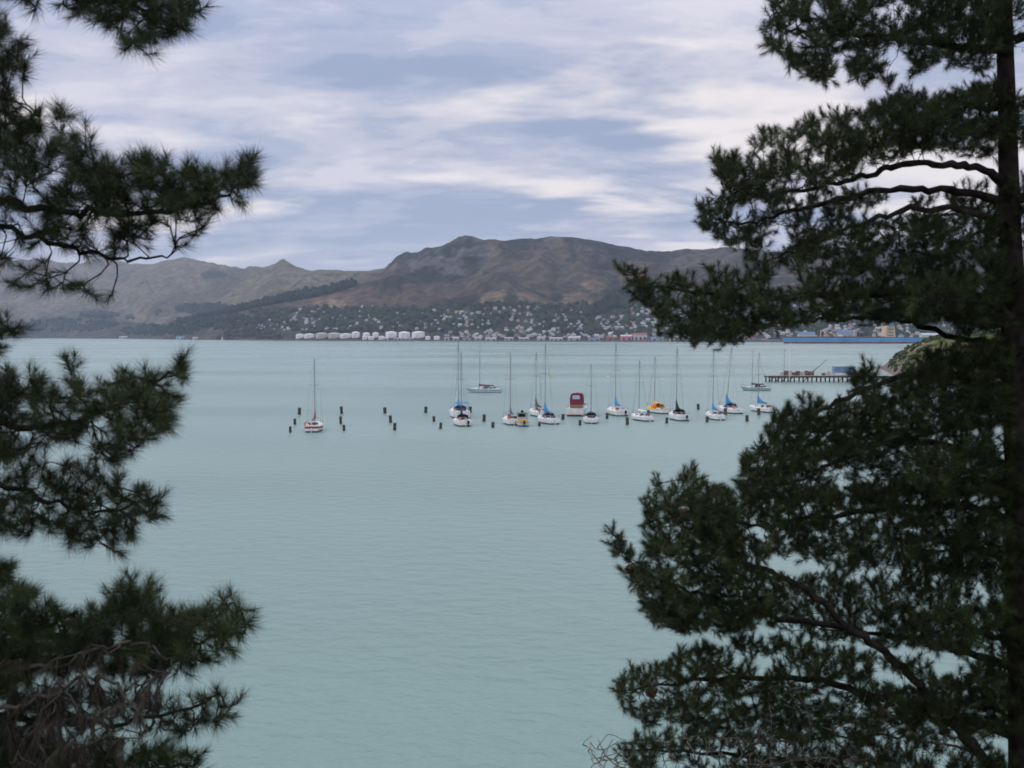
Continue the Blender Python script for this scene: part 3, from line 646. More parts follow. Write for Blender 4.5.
for px, py, mm_, lb in ((551.3, 377.3, 'buoy_yellow', 'small yellow mooring buoy in open water beyond the blue covered sailboat'), (608, 377.5, 'buoy_white', 'tiny pale mooring buoy in open water right of the yellow buoy'),
                    (388.5, 414.2, 'buoy_white', 'tiny pale float beside the far pile of the third row'), (437.5, 428.7, 'buoy_white', 'tiny pale float left of the nearest pile of the fourth row')):
    p = on_water(px, py); z_ = 1.0 if py < 380 else .45; m = MB(); m.lathe([(0.10*z_, -.3*z_), (.36*z_, -.1*z_), (.42*z_, .12*z_), (.32*z_, .38*z_), (.08*z_, .5*z_)], 10); m.tube([(0, 0, .45*z_), (0, 0, .85*z_)], .04*z_, 6)
    b = m.build('mooring_buoy', M[mm_]); b.location = p; tag(b, lb, 'buoy', 'small buoys on the harbour')

# ------------------------------------------------------------------ jetty
def jetty():
    a = on_water(766, 381.8); a.z = 0; Yj = a.y; x1 = at(905, 379, Yj).x; L_ = x1-a.x; dz = 1.85
    t = empty('jetty', a); tag(t, 'old timber jetty on dark posts reaching out from the right headland', 'jetty')
    m = MB(); m.box((L_/2, 0, dz), (L_, 4.6, 0.28), 0); m.box((L_/2, -2.35, dz-0.22), (L_, 0.2, 0.5), 1); m.box((L_/2, 2.35, dz-0.22), (L_, 0.2, 0.5), 1); m.build('deck', [M['concrete'], M['pile_wood']], t)
    k = 0; x = 0.5
    while x < L_:
        for y in (-2.1, 2.1):
            m = MB(); m.tube([(x, y, -3), (x, y, dz-0.15)], 0.23, 8); m.build('post', M['pile_wood'], t)
        if k < 4 or k % 4 == 1: m = MB(); m.tube([(x+0.1, -2.3, 0.3), (x+1.4, -2.3, dz-.3)], 0.15, 6); m.build('brace', M['pile_wood'], t)
        x += 1.9 if k < 4 else 2.7; k += 1
    m = MB(); x = 11
    while x < L_: m.tube([(x, -2.1, dz), (x, -2.1, dz+1.1)], 0.05, 5); x += 2.2
    m.tube([(11, -2.1, dz+1.05), (L_, -2.1, dz+1.05)], 0.04, 5); m.build('railing', M['pink_fence'], t)
    def on(px, w_, h_, d_, mt, label, cat, name, z=0):
        b = MB(); b.box((0, 0, h_/2), (w_, d_, h_), 0); 
        for q in range(int(w_/0.5)): b.box((-w_/2+0.25+q*0.5, -d_/2-0.015, h_/2), (0.12, 0.03, h_*0.86), 0)
        o = b.build(name, M[mt]); p = at(px, 379, Yj); o.location = (p.x, Yj+0.4, dz+0.142+z); tag(o, label, cat); return o
    o = on(844, 6.6, 1.9, 2.2, 'blue_box', 'blue shed standing on the jetty deck near the shore', 'shed', 'deck_shed', 0.75)
    r_ = MB(); r_.box((0, 0, 1.98), (6.9, 2.5, 0.14)); r_.build('roof', M['grey_paint'], o)
    for x_ in (-3, 3):
        for y_ in (-.9, .9): r_ = MB(); r_.tube([(x_, y_, -.75), (x_, y_, 0)], 0.09, 6); r_.build('leg', M['alloy'], o)
    on(854.5, 1.8, 1.8, 1.8, 'white_paint', 'white cabin on the jetty just right of the blue shed', 'cabin', 'deck_cabin', 0)
    g = 'rusty crates and gear heaped on the jetty deck'
    for i, (px, w_, h_, mt) in enumerate(((782, .9, 1.0, 'pink_fence'), (786, 1.0, 1.4, 'rust'), (790, 1.2, 1.5, 'pink_fence'), (794, 1.1, 0.9, 'rust'), (798, 1.2, 1.3, 'rust'), (803, 1.1, 1.1, 'pink_fence'), (806.5, 1.0, 1.4, 'rust'), (811, 1.4, 1.2, 'hatch_maroon'), (824, 1.0, .7, 'rust'), (829, .9, 1.2, 'pink_fence'))):
        on(px, w_, h_, 1.0, mt, '%s %s crate, %s along the jetty deck from its outer end' % (('pale pink' if mt == 'pink_fence' else 'rusty'), 'tall' if h_ > 1.1 else 'low', ('first', 'second', 'third', 'fourth', 'fifth', 'sixth', 'seventh', 'eighth', 'ninth', 'tenth')[i]), 'crate', 'crate')['group'] = g
    for px, ptop, yo, mt, lb in ((784, 349, 1.6, 'alloy', 'thin grey pole on the jetty deck left of the white pole'), (789.5, 343, -2.7, 'white_paint', 'tall thin white pole standing against the front of the jetty')):
        q = at(px, 379, Yj+yo); z0 = dz if yo > 0 else -2.0; H = EYE+(Yj+yo)*slope_of(ptop); m = MB()
        m.tube([(0, 0, z0), (0, 0, H)], [.09, .06], 8); m.tube([(0, 0, z0), (0, 0, z0+.4)], .16, 8); m.tube([(0, 0, H-.1), (.5, 0, H+.05)], .05, 6)
        o = m.build('pole', M[mt]); o.location = (q.x, q.y, 0); tag(o, lb, 'pole')
    c = empty('derrick', (at(812.5, 379, Yj).x, Yj-0.9, dz+.142)); tag(c, 'small derrick with slanting boom on the jetty deck', 'crane')
    m = MB(); m.tube([(0, 0, 0), (0, 0, 1.6)], .22, 8); m.build('base', M['rust'], c)
    m = MB(); m.tube([(0, 0, 1.3), (4.2, 0, 5.0)], [.13, .07], 6); m.build('boom', M['dark_alloy'], c)
    m = MB(); m.tube([(0, 0, 1.6), (1.9, 0, 3.05)], .03, 5); m.build('cable', M['dark_alloy'], c)
jetty()

# ------------------------------------------------------------------ storage tanks on the far shore
TANKS = [(300.2,8,6,'tank_white'),(309.6,10,6.2,'tank_white'),(322,12,7,'tank_cream'),(334.6,12,7,'tank_cream'),(346,11.5,6.4,'tank_white'),(356,8,8,'tank_white'),(366.5,7,7.2,'tank_white'),(375.8,6,7.4,'tank_white'),(365,5,4,'tank_white'),(371.5,6,3.8,'tank_white'),(381.8,6,4,'tank_white'),(391.5,11.5,8.2,'tank_white'),(404.5,11.5,8,'tank_white'),(418.5,13,8.2,'tank_white'),(428,5,4,'tank_white'),(437,6,4,'tank_white')]
TL = ['small white tank at the left end of the tank row', 'white tank second from the left end of the tank row', 'left one of the two cream coloured tanks', 'right one of the two cream coloured tanks', 'white tank just right of the cream tanks', 'tall narrow white tank left of the row gap', 'white tank in the middle cluster, left of the tallest there', 'tall narrow white tank in the middle of the row', 'low white tank at the left front of the middle cluster', 'low white tank in front of the middle cluster', 'low white tank at the right side of the middle cluster', 'large white tank, left of the three big ones at right', 'large white tank, middle of the three big ones at right', 'largest white tank, right of the three big ones', 'low small white tank right of the largest tank', 'low white tank at the right end of the tank row']
for (px, wpx, hpx, mt), lb in zip(TANKS, TL):
    Ysh = shore_Y(px); front = hpx < 5
    Y = Ysh + (22 if front else 52); x = (px-512)/F*Y
    r_ = wpx/2/F*Y; top = 340.4-hpx; H = ((EYE + Y*slope_of(top)) - 2.0)*1.12
    t = empty('storage_tank', (x, Y, 2.0)); tag(t, lb, 'storage tank', 'fuel storage tanks along the far shore')
    m = MB(); m.lathe([(r_, -2), (r_, H*0.86), (r_*1.01, H*0.865), (r_*1.01, H*.88)], 32); m.build('shell', M[mt], t)
    m = MB(); m.lathe([(r_*1.005, H*.881), (r_*.6, H*.955), (r_*.1, H)], 32); m.build('roof', M[mt], t)
    m = MB(); m.tube([(-r_*.72, -r_*.75, 0), (-r_*.2, -r_*1.03, H*.5), (r_*.3, -r_*1.02, H*.88)], .35, 5); m.build('stair', M['grey_paint'], t)

# ------------------------------------------------------------------ houses of the town
def house_mesh(name, wm_, rm_, w_=11, d_=8, h_=4.5, rf=2.6, hip=False, chim=True):
    m = MB(); m.box((0, 0, h_/2-1.5), (w_, d_, h_+3), 0)
    e = .5; a = w_/2+e; b = d_/2+e; hx = a-3.0 if hip else a
    m.add([(-a, -b, h_), (a, -b, h_), (a, b, h_), (-a, b, h_), (-hx, 0, h_+rf), (hx, 0, h_+rf)], [(0, 1, 5, 4), (2, 3, 4, 5), (1, 2, 5), (3, 0, 4), (0, 3, 2, 1)], 1)
    for x in (-w_*.3, 0.02*w_, w_*.3): m.box((x, -d_/2-0.02, h_*.45), (1.5, .1, 1.5), 2)
    if chim: m.box((w_*.2, .8, h_+rf*.9), (.8, .8, 2.2), 0)
    o = m.build(name, [M[wm_], M[rm_], M['glass_dark']]); me = o.data; bpy.data.objects.remove(o); return me
VAR = [('white house with a pale roof', house_mesh('house', 'wall_white', 'roof_pale'), 3.4), ('white house with a grey roof', house_mesh('house', 'wall_white', 'roof_grey', 12, 8, 5, 2.4, True), 4),
       ('cream house with a red roof', house_mesh('house', 'wall_cream', 'roof_red', 11, 9, 4.5, 3, True), 1.6), ('grey house with a dark roof', house_mesh('house', 'wall_grey', 'roof_dark', 10, 8, 5, 2.4), 2.6),
       ('white house with a blue roof', house_mesh('house', 'wall_white', 'roof_blue', 11, 8, 4.5, 2.5), 0.8), ('cream house with a green roof', house_mesh('house', 'wall_cream', 'roof_green', 11, 8, 4.5, 2.5), 0.8)]
wts = [v[2] for v in VAR]
TOWN_TOP = [(235,322),(262,312),(320,309),(360,305),(420,309),(470,311),(520,306),(560,307),(600,316),(640,305),(700,298),(760,296),(1010,298)]
def dens(px, py):
    d = curve([(235, .10), (300, .16), (400, .24), (470, .5), (520, .85), (600, 1.0), (760, 1.0), (1010, .8)], px)
    top = curve(TOWN_TOP, px); return d*(0.25+0.75*min(1, max(0, (py-top)/16)))
placed = []; tries = 0
while len(placed) < 760 and tries < 60000:
    tries += 1; px = random.uniform(236, 1008); top = float(curve(TOWN_TOP, px)); py = top + (338.0-top)*random.random()
    if random.random() > dens(px, py) or (585 < px < 650 and abs(py-(318-(px-585)*0.66)) < 5.5): continue
    if px < 445 and py > 330.5: continue
    if fbm(np.array(px/16), np.array(py/6), 121, 2) < 0.45: continue
    g = ground_at(px, py, 0.42)
    if g is None or any((g.x-q[0].x)**2 + ((g.y-q[0].y))**2 < 15**2 for q in placed): continue
    placed.append((g, px, py))
def zone(px, py):
    v = 'near the waterfront' if py > 329 else ('on the upper slope' if py < 318 else 'halfway up the slope')
    h = 'above the storage tanks' if px < 440 else ('in the middle of the town' if px < 600 else ('right of the dark spur' if px < 700 else 'behind the right pine'))
    return v + ' ' + h
hidden = [q for q in placed if q[1] > 735]; vis = [q for q in placed if q[1] <= 735]
order = sorted(vis, key=lambda q: q[0].y) + sorted(hidden, key=lambda q: q[0].y)
rest = []
for i, (g, px, py) in enumerate(order):
    vi = random.choices(range(len(VAR)), wts)[0]; nm, me, _ = VAR[vi]; s_ = random.uniform(0.50, 0.86); rz = random.choice((0, 0, math.pi/2)) + random.uniform(-.8, .8)
    if i < 300:
        o = bpy.data.objects.new('house', me); C.objects.link(o); o.location = g; o.rotation_euler = (0, 0, rz); o.scale = (s_*random.uniform(.85, 1.25), s_, s_*random.uniform(.85, 1.2))
        z = zone(px, py); tag(o, '%s %s' % (nm, z), 'house', '%s, %s' % (nm.replace('house', 'houses'), z))
    else: rest.append((g, rz, s_, vi))
def merged_houses():
    mats = ['wall_white', 'roof_pale', 'roof_grey', 'roof_red', 'wall_cream', 'wall_grey', 'roof_dark', 'roof_blue', 'roof_green', 'glass_dark']; m = MB()
    for g, rz, s_, vi in rest:
        me = VAR[vi][1]; R = Matrix.Translation(g) @ Matrix.Rotation(rz, 4, 'Z') @ Matrix.Scale(s_, 4)
        b = len(m.v); m.v += [tuple(R @ v.co) for v in me.vertices]
        for p in me.polygons: m.f.append(tuple(b+k for k in p.vertices)); m.m.append(mats.index(me.materials[p.material_index].name))
    o = m.build('distant_houses', [M[k] for k in mats]); tag(o, 'crowded small houses of the upper and right hand town seen through the pine', 'houses', kind='stuff')
if rest: merged_houses()

pts = []
HX = np.array([q[0].x for q in placed]); HY = np.array([q[0].y for q in placed])
for _ in range(9500):                                                # trees of the town slope, leaving the houses' fronts open
    px = random.uniform(215, 1060); top = curve([(215,319),(260,310),(330,308),(420,308),(500,304),(560,306),(620,300),(700,294),(1060,294)], px)
    py = 340.0 - (340.0-top)*random.random()**0.9
    if 290 < px < 445 and py > 333: continue
    if px > 445 and py > 336: continue
    if fbm(np.array(px/22), np.array(py/9), 91, 3) < 0.42: continue
    g = ground_at(px, py, 0.42)
    if g is None or np.any((np.abs(HX-g.x) < 7) & (g.y < HY+5) & (g.y > HY-26)): continue
    pts.append(g)
clumps('town_woodland', pts, 5.6, 1.0, m_wood, 'dark green trees filling the gaps between the hillside houses', 'trees', 2)

# ------------------------------------------------------------------ waterfront: sheds, containers, masts, mole, ship
def shed(px, back, w_px, h_px, wall, roof, label, d_=14, cat='shed', name='shed', rfk=0.25):
    Y = shore_Y(px)+back; w_ = w_px/F*Y; h_ = h_px/F*Y; t = empty(name, ((px-512)/F*Y, Y, 2.2)); tag(t, label, cat)
    m = MB(); hw = h_*(1-rfk); m.box((0, 0, hw/2-1), (w_, d_, hw+2)); wl = m.build('wall', M[wall], t)
    m = MB(); a = w_/2+.4; b = d_/2+.4; m.add([(-a, -b, hw+.02), (a, -b, hw+.02), (a, b, hw+.02), (-a, b, hw+.02), (-a, 0, h_), (a, 0, h_)], [(0, 1, 5, 4), (2, 3, 4, 5), (1, 2, 5), (3, 0, 4), (0, 3, 2, 1)]); m.build('roof', M[roof], t)
    n = max(1, int(w_/9))
    for i in range(n):
        m = MB(); m.box((-w_/2+(i+.5)*w_/n, -d_/2-.04, hw*.32), (min(4, w_/n*.5), .1, hw*.6)); m.build('door', M['glass_dark'], t)
    return t
SH = [(181, 14, 8, 2.6, 'pale_blue_paint', 'roof_blue', 'small blue shed on the shore of the left bay'), (196, 14, 5, 2, 'wall_white', 'roof_pale', 'small white boat shed at the left shore'),
      (124, 20, 7, 2.0, 'wall_white', 'roof_pale', 'long white shed at the foot of the far left headland'),
      (404, 12, 20, 2.8, 'wall_grey', 'roof_grey', 'long low grey shed in front of the big white tanks'), (386, 12, 5, 3, 'wall_white', 'roof_pale', 'small white shed between the tank clusters'),
      (447, 16, 5, 4.5, 'wall_white', 'roof_dark', 'tall white shed with dark roof right of the tanks'), (456, 22, 6, 3.6, 'wall_white', 'roof_pale', 'white waterfront shed behind the left moored pair'), (467, 18, 8, 3, 'wall_grey', 'roof_dark', 'dark roofed waterfront store left of the broadside yacht mast'),
      (478, 24, 7, 3.6, 'wall_cream', 'roof_grey', 'cream waterfront store behind the broadside yacht mast'), (491, 18, 11, 3, 'wall_white', 'roof_pale', 'long white waterfront shed right of the cream store'), (509, 20, 9, 3.4, 'wall_white', 'roof_grey', 'white grey roofed waterfront building mid town'),
      (524, 18, 10, 3, 'wall_grey', 'roof_pale', 'pale roofed grey wharf shed mid town'), (541, 22, 8, 4, 'wall_white', 'roof_grey', 'tall white wharf building mid town'), (556, 18, 13, 3.2, 'wall_white', 'roof_pale', 'wide white wharf shed behind the maroon canopied cruiser'),
      (574, 22, 12, 4.2, 'wall_white', 'roof_pale', 'large white wharf shed with pale roof right of the wide shed'), (594, 18, 11, 3, 'wall_grey', 'roof_blue', 'blue roofed wharf shed left of the pink building'), (610, 26, 8, 4.5, 'wall_brick', 'roof_red', 'brick wharf building left of the pink building'),
      (626, 22, 11, 6, 'wall_pink', 'roof_pale', 'pink and white waterfront building near the tip of the pine bough'), (640, 24, 13, 8, 'wall_white', 'roof_red', 'tall white port building with reddish roof'), (657, 18, 12, 4, 'wall_grey', 'roof_blue', 'grey port shed with blue roof'),
      (676, 22, 14, 5, 'wall_white', 'roof_pale', 'big white port shed left of the container stacks'), (745, 26, 16, 6, 'wall_cream', 'roof_grey', 'cream port warehouse seen under the long pine bough'), (806, 50, 16, 9, 'wall_white', 'roof_blue', 'white warehouse with blue roof behind the ship bow'), (846, 55, 18, 11, 'wall_grey', 'roof_blue', 'grey warehouse with blue roof behind the ship'), (930, 45, 20, 8, 'wall_white', 'roof_pale', 'white port building right of the ship bridge')]
for s_ in SH: shed(*s_, cat='building' if s_[3] > 4 else 'shed', name='port_building' if s_[3] > 4 else 'shed')
CC = [('red', 'wall_pink'), ('blue', 'ship_blue'), ('rust', 'rust'), ('grey', 'wall_grey'), ('navy', 'blue_box')]
cm = {}
def container_mesh(k):
    m = MB(); m.box((0, 0, 1.3), (12, 2.4, 2.6))
    for q in range(20): m.box((-5.7+q*.6, -1.22, 1.3), (.25, .05, 2.3))
    o = m.build('shipping_container', M[k]); me = o.data; bpy.data.objects.remove(o); return me
for n_, k in CC: cm[n_] = container_mesh(k)
for px0, px1, tag_ in ((645, 668, 'left of the big white port shed'), (686, 738, 'in the yard under the pine bough'), (752, 778, 'by the wharf left of the ship')):
    px = px0
    while px < px1:
        for lv in range(random.choice((1, 2, 2, 3))):
            c = random.choice(CC)[0]; Y = shore_Y(px)+16; o = bpy.data.objects.new('shipping_container', cm[c]); C.objects.link(o)
            o.location = ((px-512)/F*Y, Y, 2.2+lv*2.63); lvn = ('ground level', 'second level', 'third level')[lv]
            tag(o, '%s shipping container at %s %s' % (c, lvn, tag_), 'container', '%s containers, %s, %s' % (c, lvn, tag_))
        px += 12.6/shore_Y(px)*F
# rock mole and wharf edge
m = MB(); prev = None
pxs = np.arange(240, 1100, 6.0); ring = []
vs = []; fs = []
for i, px in enumerate(pxs):
    Y = shore_Y(px)-8; x = (px-512)/F*Y; hh = 2.6+random.uniform(-.3, .3)
    vs += [(x, Y-3, -1), (x, Y+random.uniform(-1, .2), hh), (x, Y+9, hh+.1), (x, Y+12, -1)]
for i in range(len(pxs)-1):
    for j in range(3): fs.append((i*4+j, (i+1)*4+j, (i+1)*4+j+1, i*4+j+1))
m.add(vs, fs); mole = m.build('sea_wall', M['rock']); tag(mole, 'dark rock sea wall along the far waterfront', 'sea wall', kind='structure')

def ship():
    p = on_water(857, 343.6); s_ = p.y/F; Lh = 146*s_; t = empty('cargo_ship', p); tag(t, 'long blue hulled cargo ship with red bottom berthed behind the right pine', 'ship')
    Bm = 26; H = 10.5; n = 17; vs = []; fs = []; ms = []
    lv = (-2, 0.0, 3.2, 9.3, H)
    for i in range(n):
        q = i/(n-1); f = min(1, (q/0.10)**.5) if q < .10 else (max(.02, 1-((q-.90)/.10))**.5 if q > .90 else 1); x = -Lh/2+Lh*q
        for z in lv: vs.append((x - (3*(z/H) if q < .02 else 0), -Bm/2*max(f, .03), z))
        for z in reversed(lv): vs.append((x - (3*(z/H) if q < .02 else 0), Bm/2*max(f, .03), z))
    K = 2*len(lv); bm_ = [0, 0, 1, 2, 3, 2, 1, 0, 0, 0]
    for i in range(n-1):
        for j in range(K): fs.append((i*K+j, i*K+(j+1) % K, (i+1)*K+(j+1) % K, (i+1)*K+j)); ms.append(bm_[j])
    fs += [tuple(range(K)), tuple((n-1)*K+j for j in range(K))]; ms += [1, 1]
    m = MB(); m.v = vs; m.f = fs; m.m = ms; m.build('hull', [M['ship_red'], M['ship_blue'], M['hatch_maroon'], M['hatch_maroon']], t)
    for q in range(7):
        m = MB(); m.box((-Lh*.42+q*Lh*.105, 0, H+.7), (Lh*.085, 16, 1.5)); m.build('hatch_cover', M['hatch_maroon'], t)
    xb = (888-857)*s_
    m = MB(); 
    for lvn, (wd, hh) in enumerate(((17, 5.5), (16, 5.5), (15, 5.5))): m.box((xb, 0, H+2.8+lvn*5.5), (wd, 20-lvn, 5.45))
    m.box((xb, 0, H+17.8), (12, 24, 2.6)); b = m.build('bridge_block', M['ship_beige'], t)
    for r_ in range(4):
        m = MB(); m.box((xb, -10.6 if r_ < 3 else -12.05, H+3.2+r_*5.0), (9, 1.0 if r_ < 3 else .1, .9)); m.build('window', M['glass_dark'], b)
    m = MB(); m.lathe([(3.4, 0), (3.2, 4.5), (2.6, 5)], 14, c=(xb+5, 0, H+19.1)); m.build('funnel', M['ship_blue'], t)
    m = MB(); m.tube([(-Lh*.46, 0, H), (-Lh*.46, 0, H+11)], .5, 8); m.build('foremast', M['ship_beige'], t)
    for x in (-Lh*.25, -Lh*.02):
        m = MB(); m.tube([(x, 0, H), (x, 0, H+12)], .9, 8); m.tube([(x, 0, H+11), (x+16, -2, H+8)], .4, 6); m.build('deck_crane', M['ship_beige'], t)
ship()
# a little sail and marina masts on the far shore
def far_yacht(px, py, label, Ln=9, mh=9):
    p = on_water(px, py); t = empty('sailboat', p, math.radians(random.uniform(50, 110))); tag(t, label, 'sailboat')
    hull_mb(Ln, 3, 1.1).build('hull', [M['antifoul'], M['white_paint'], M['white_paint'], M['white_paint'], M['white_paint']], t)
    m = MB(); m.box((0, .6, 1.5), (1.5, 3.5, .7), taper=.8); m.build('cabin', M['white_paint'], t)
    m = MB(); m.tube([(0, 1, 1.1), (0, 1, mh)], .13, 6); m.build('mast', M['alloy'], t); return t
t = far_yacht(222, 340.6, 'tiny yacht with a white sail near the left far shore', 8, 12)
m = MB(); m.add([(0.0, .9, 2), (0.0, -3.2, 2), (0.0, .9, 11.5), (0.06, .9, 2), (0.06, -3.2, 2), (0.06, .9, 11.5)], [(0, 1, 2), (3, 5, 4), (0, 3, 4, 1), (1, 4, 5, 2), (2, 5, 3, 0)]); m.build('sail', M['white_paint'], t)

# ------------------------------------------------------------------ the two foreground pines
m_bark = mat('pine_bark', (0.048, 0.040, 0.036), 0.95, 0.3, 9, 0.8, bscale=25, spec=0.1)
m_twig = mat('pine_twig', (0.040, 0.034, 0.030), 0.95, 0.2, 9, spec=0.1)
m_dead = mat('dead_wood', (0.12, 0.110, 0.092), 0.95, 0.3, 9, spec=0.1)
m_cone = mat('cone_scales', (0.15, 0.085, 0.06), 0.9, 0.3, 30, 0.6, bscale=60)
def needle_mat(nm, a, b):
    m = mat(nm, a, 0.55, 0.1, 3.0, col2=b, spec=0.25, attr='tone'); return m
m_need = needle_mat('pine_needles', (0.046, 0.068, 0.019), (0.020, 0.033, 0.011))
m_need_b = needle_mat('dead_needles', (0.060, 0.052, 0.038), (0.036, 0.031, 0.024))
def in_poly(x, y, poly):
    c = np.zeros(x.shape, bool); n = len(poly)
    for i in range(n):
        x0, y0 = poly[i]; x1, y1 = poly[(i+1) % n]
        if y0 == y1: continue
        c ^= ((y0 > y) != (y1 > y)) & (x < (x1-x0)*(y-y0)/(y1-y0)+x0)
    return c
def unit(v): return v/np.maximum(np.linalg.norm(v, axis=-1, keepdims=True), 1e-9)
def tufts(P, D, Ls, R, nn, nlen, wid, spread=1.0, droop=0.0):
    """needles round each shoot; returns verts, tris, tone"""
    n = len(P); ref = unit(R.normal(size=(n, 3))); A = unit(np.cross(D, ref)); B = np.cross(D, A)
    t = R.random((n, nn))**0.8; ph_ = R.uniform(0, 2*np.pi, (n, nn))
    al = (np.radians(72)*(1-t) + np.radians(24)*t)*spread*R.uniform(0.75, 1.2, (n, nn))
    rad = A[:, None]*np.cos(ph_)[..., None] + B[:, None]*np.sin(ph_)[..., None]
    nd = D[:, None]*np.cos(al)[..., None] + rad*np.sin(al)[..., None]; nd[..., 2] -= droop
    nd = unit(nd)
    base = P[:, None] + D[:, None]*(t*Ls[:, None])[..., None]
    ln = nlen*R.uniform(0.7, 1.15, (n, nn))[..., None]*(0.75+0.5*R.random((n, 1, 1)))
    tip = base + nd*ln; tip[..., 2] -= 0.06*ln[..., 0]
    side = unit(np.cross(nd, R.normal(size=nd.shape)))*wid/2
    V = np.stack([base-side, base+side, tip], 2).reshape(-1, 3)
    tone = np.repeat(np.repeat(R.uniform(0.7, 1.35, (n, 1)), nn, 1)*R.uniform(.8, 1.2, (n, nn)), 3)
    return V, np.arange(len(V)).reshape(-1, 3), tone
def seg_tubes(segs, n=4):
    """segs: list of (p0,p1,r0,r1)"""
    P0 = np.array([s[0] for s in segs]); P1 = np.array([s[1] for s in segs]); r0 = np.array([s[2] for s in segs]); r1 = np.array([s[3] for s in segs])
    d = unit(P1-P0); a = unit(np.cross(d, np.where(np.abs(d[:, 2:3]) < .9, [[0, 0, 1.0]], [[1.0, 0, 0]]))); b = np.cross(d, a)
    vs = []
    for P, r in ((P0, r0), (P1, r1)):
        for k in range(n): th = 2*np.pi*k/n; vs.append(P + (a*math.cos(th)+b*math.sin(th))*r[:, None])
    V = np.stack(vs, 1); base = (np.arange(len(segs))*2*n)[:, None]
    fs = [base + np.array([[k, (k+1) % n, n+(k+1) % n, n+k]]) for k in range(n)]
    return V.reshape(-1, 3), np.concatenate(fs, 0)
def smooth_poly(pts, sub=6):
    P = np.array(pts, float); out = []; n = len(P)
    for i in range(n-1):
        p0 = P[max(i-1, 0)]; p1 = P[i]; p2 = P[i+1]; p3 = P[min(i+2, n-1)]
        for k in range(sub):
            t = k/sub; out.append(0.5*((2*p1)+(-p0+p2)*t+(2*p0-5*p1+4*p2-p3)*t*t+(-p0+3*p1-3*p2+p3)*t**3))
    out.append(P[-1]); return np.array(out)
m_dead2 = mat('bleached_dead_wood', (0.26, 0.235, 0.205), 0.95, 0.3, 9, spec=0.1)
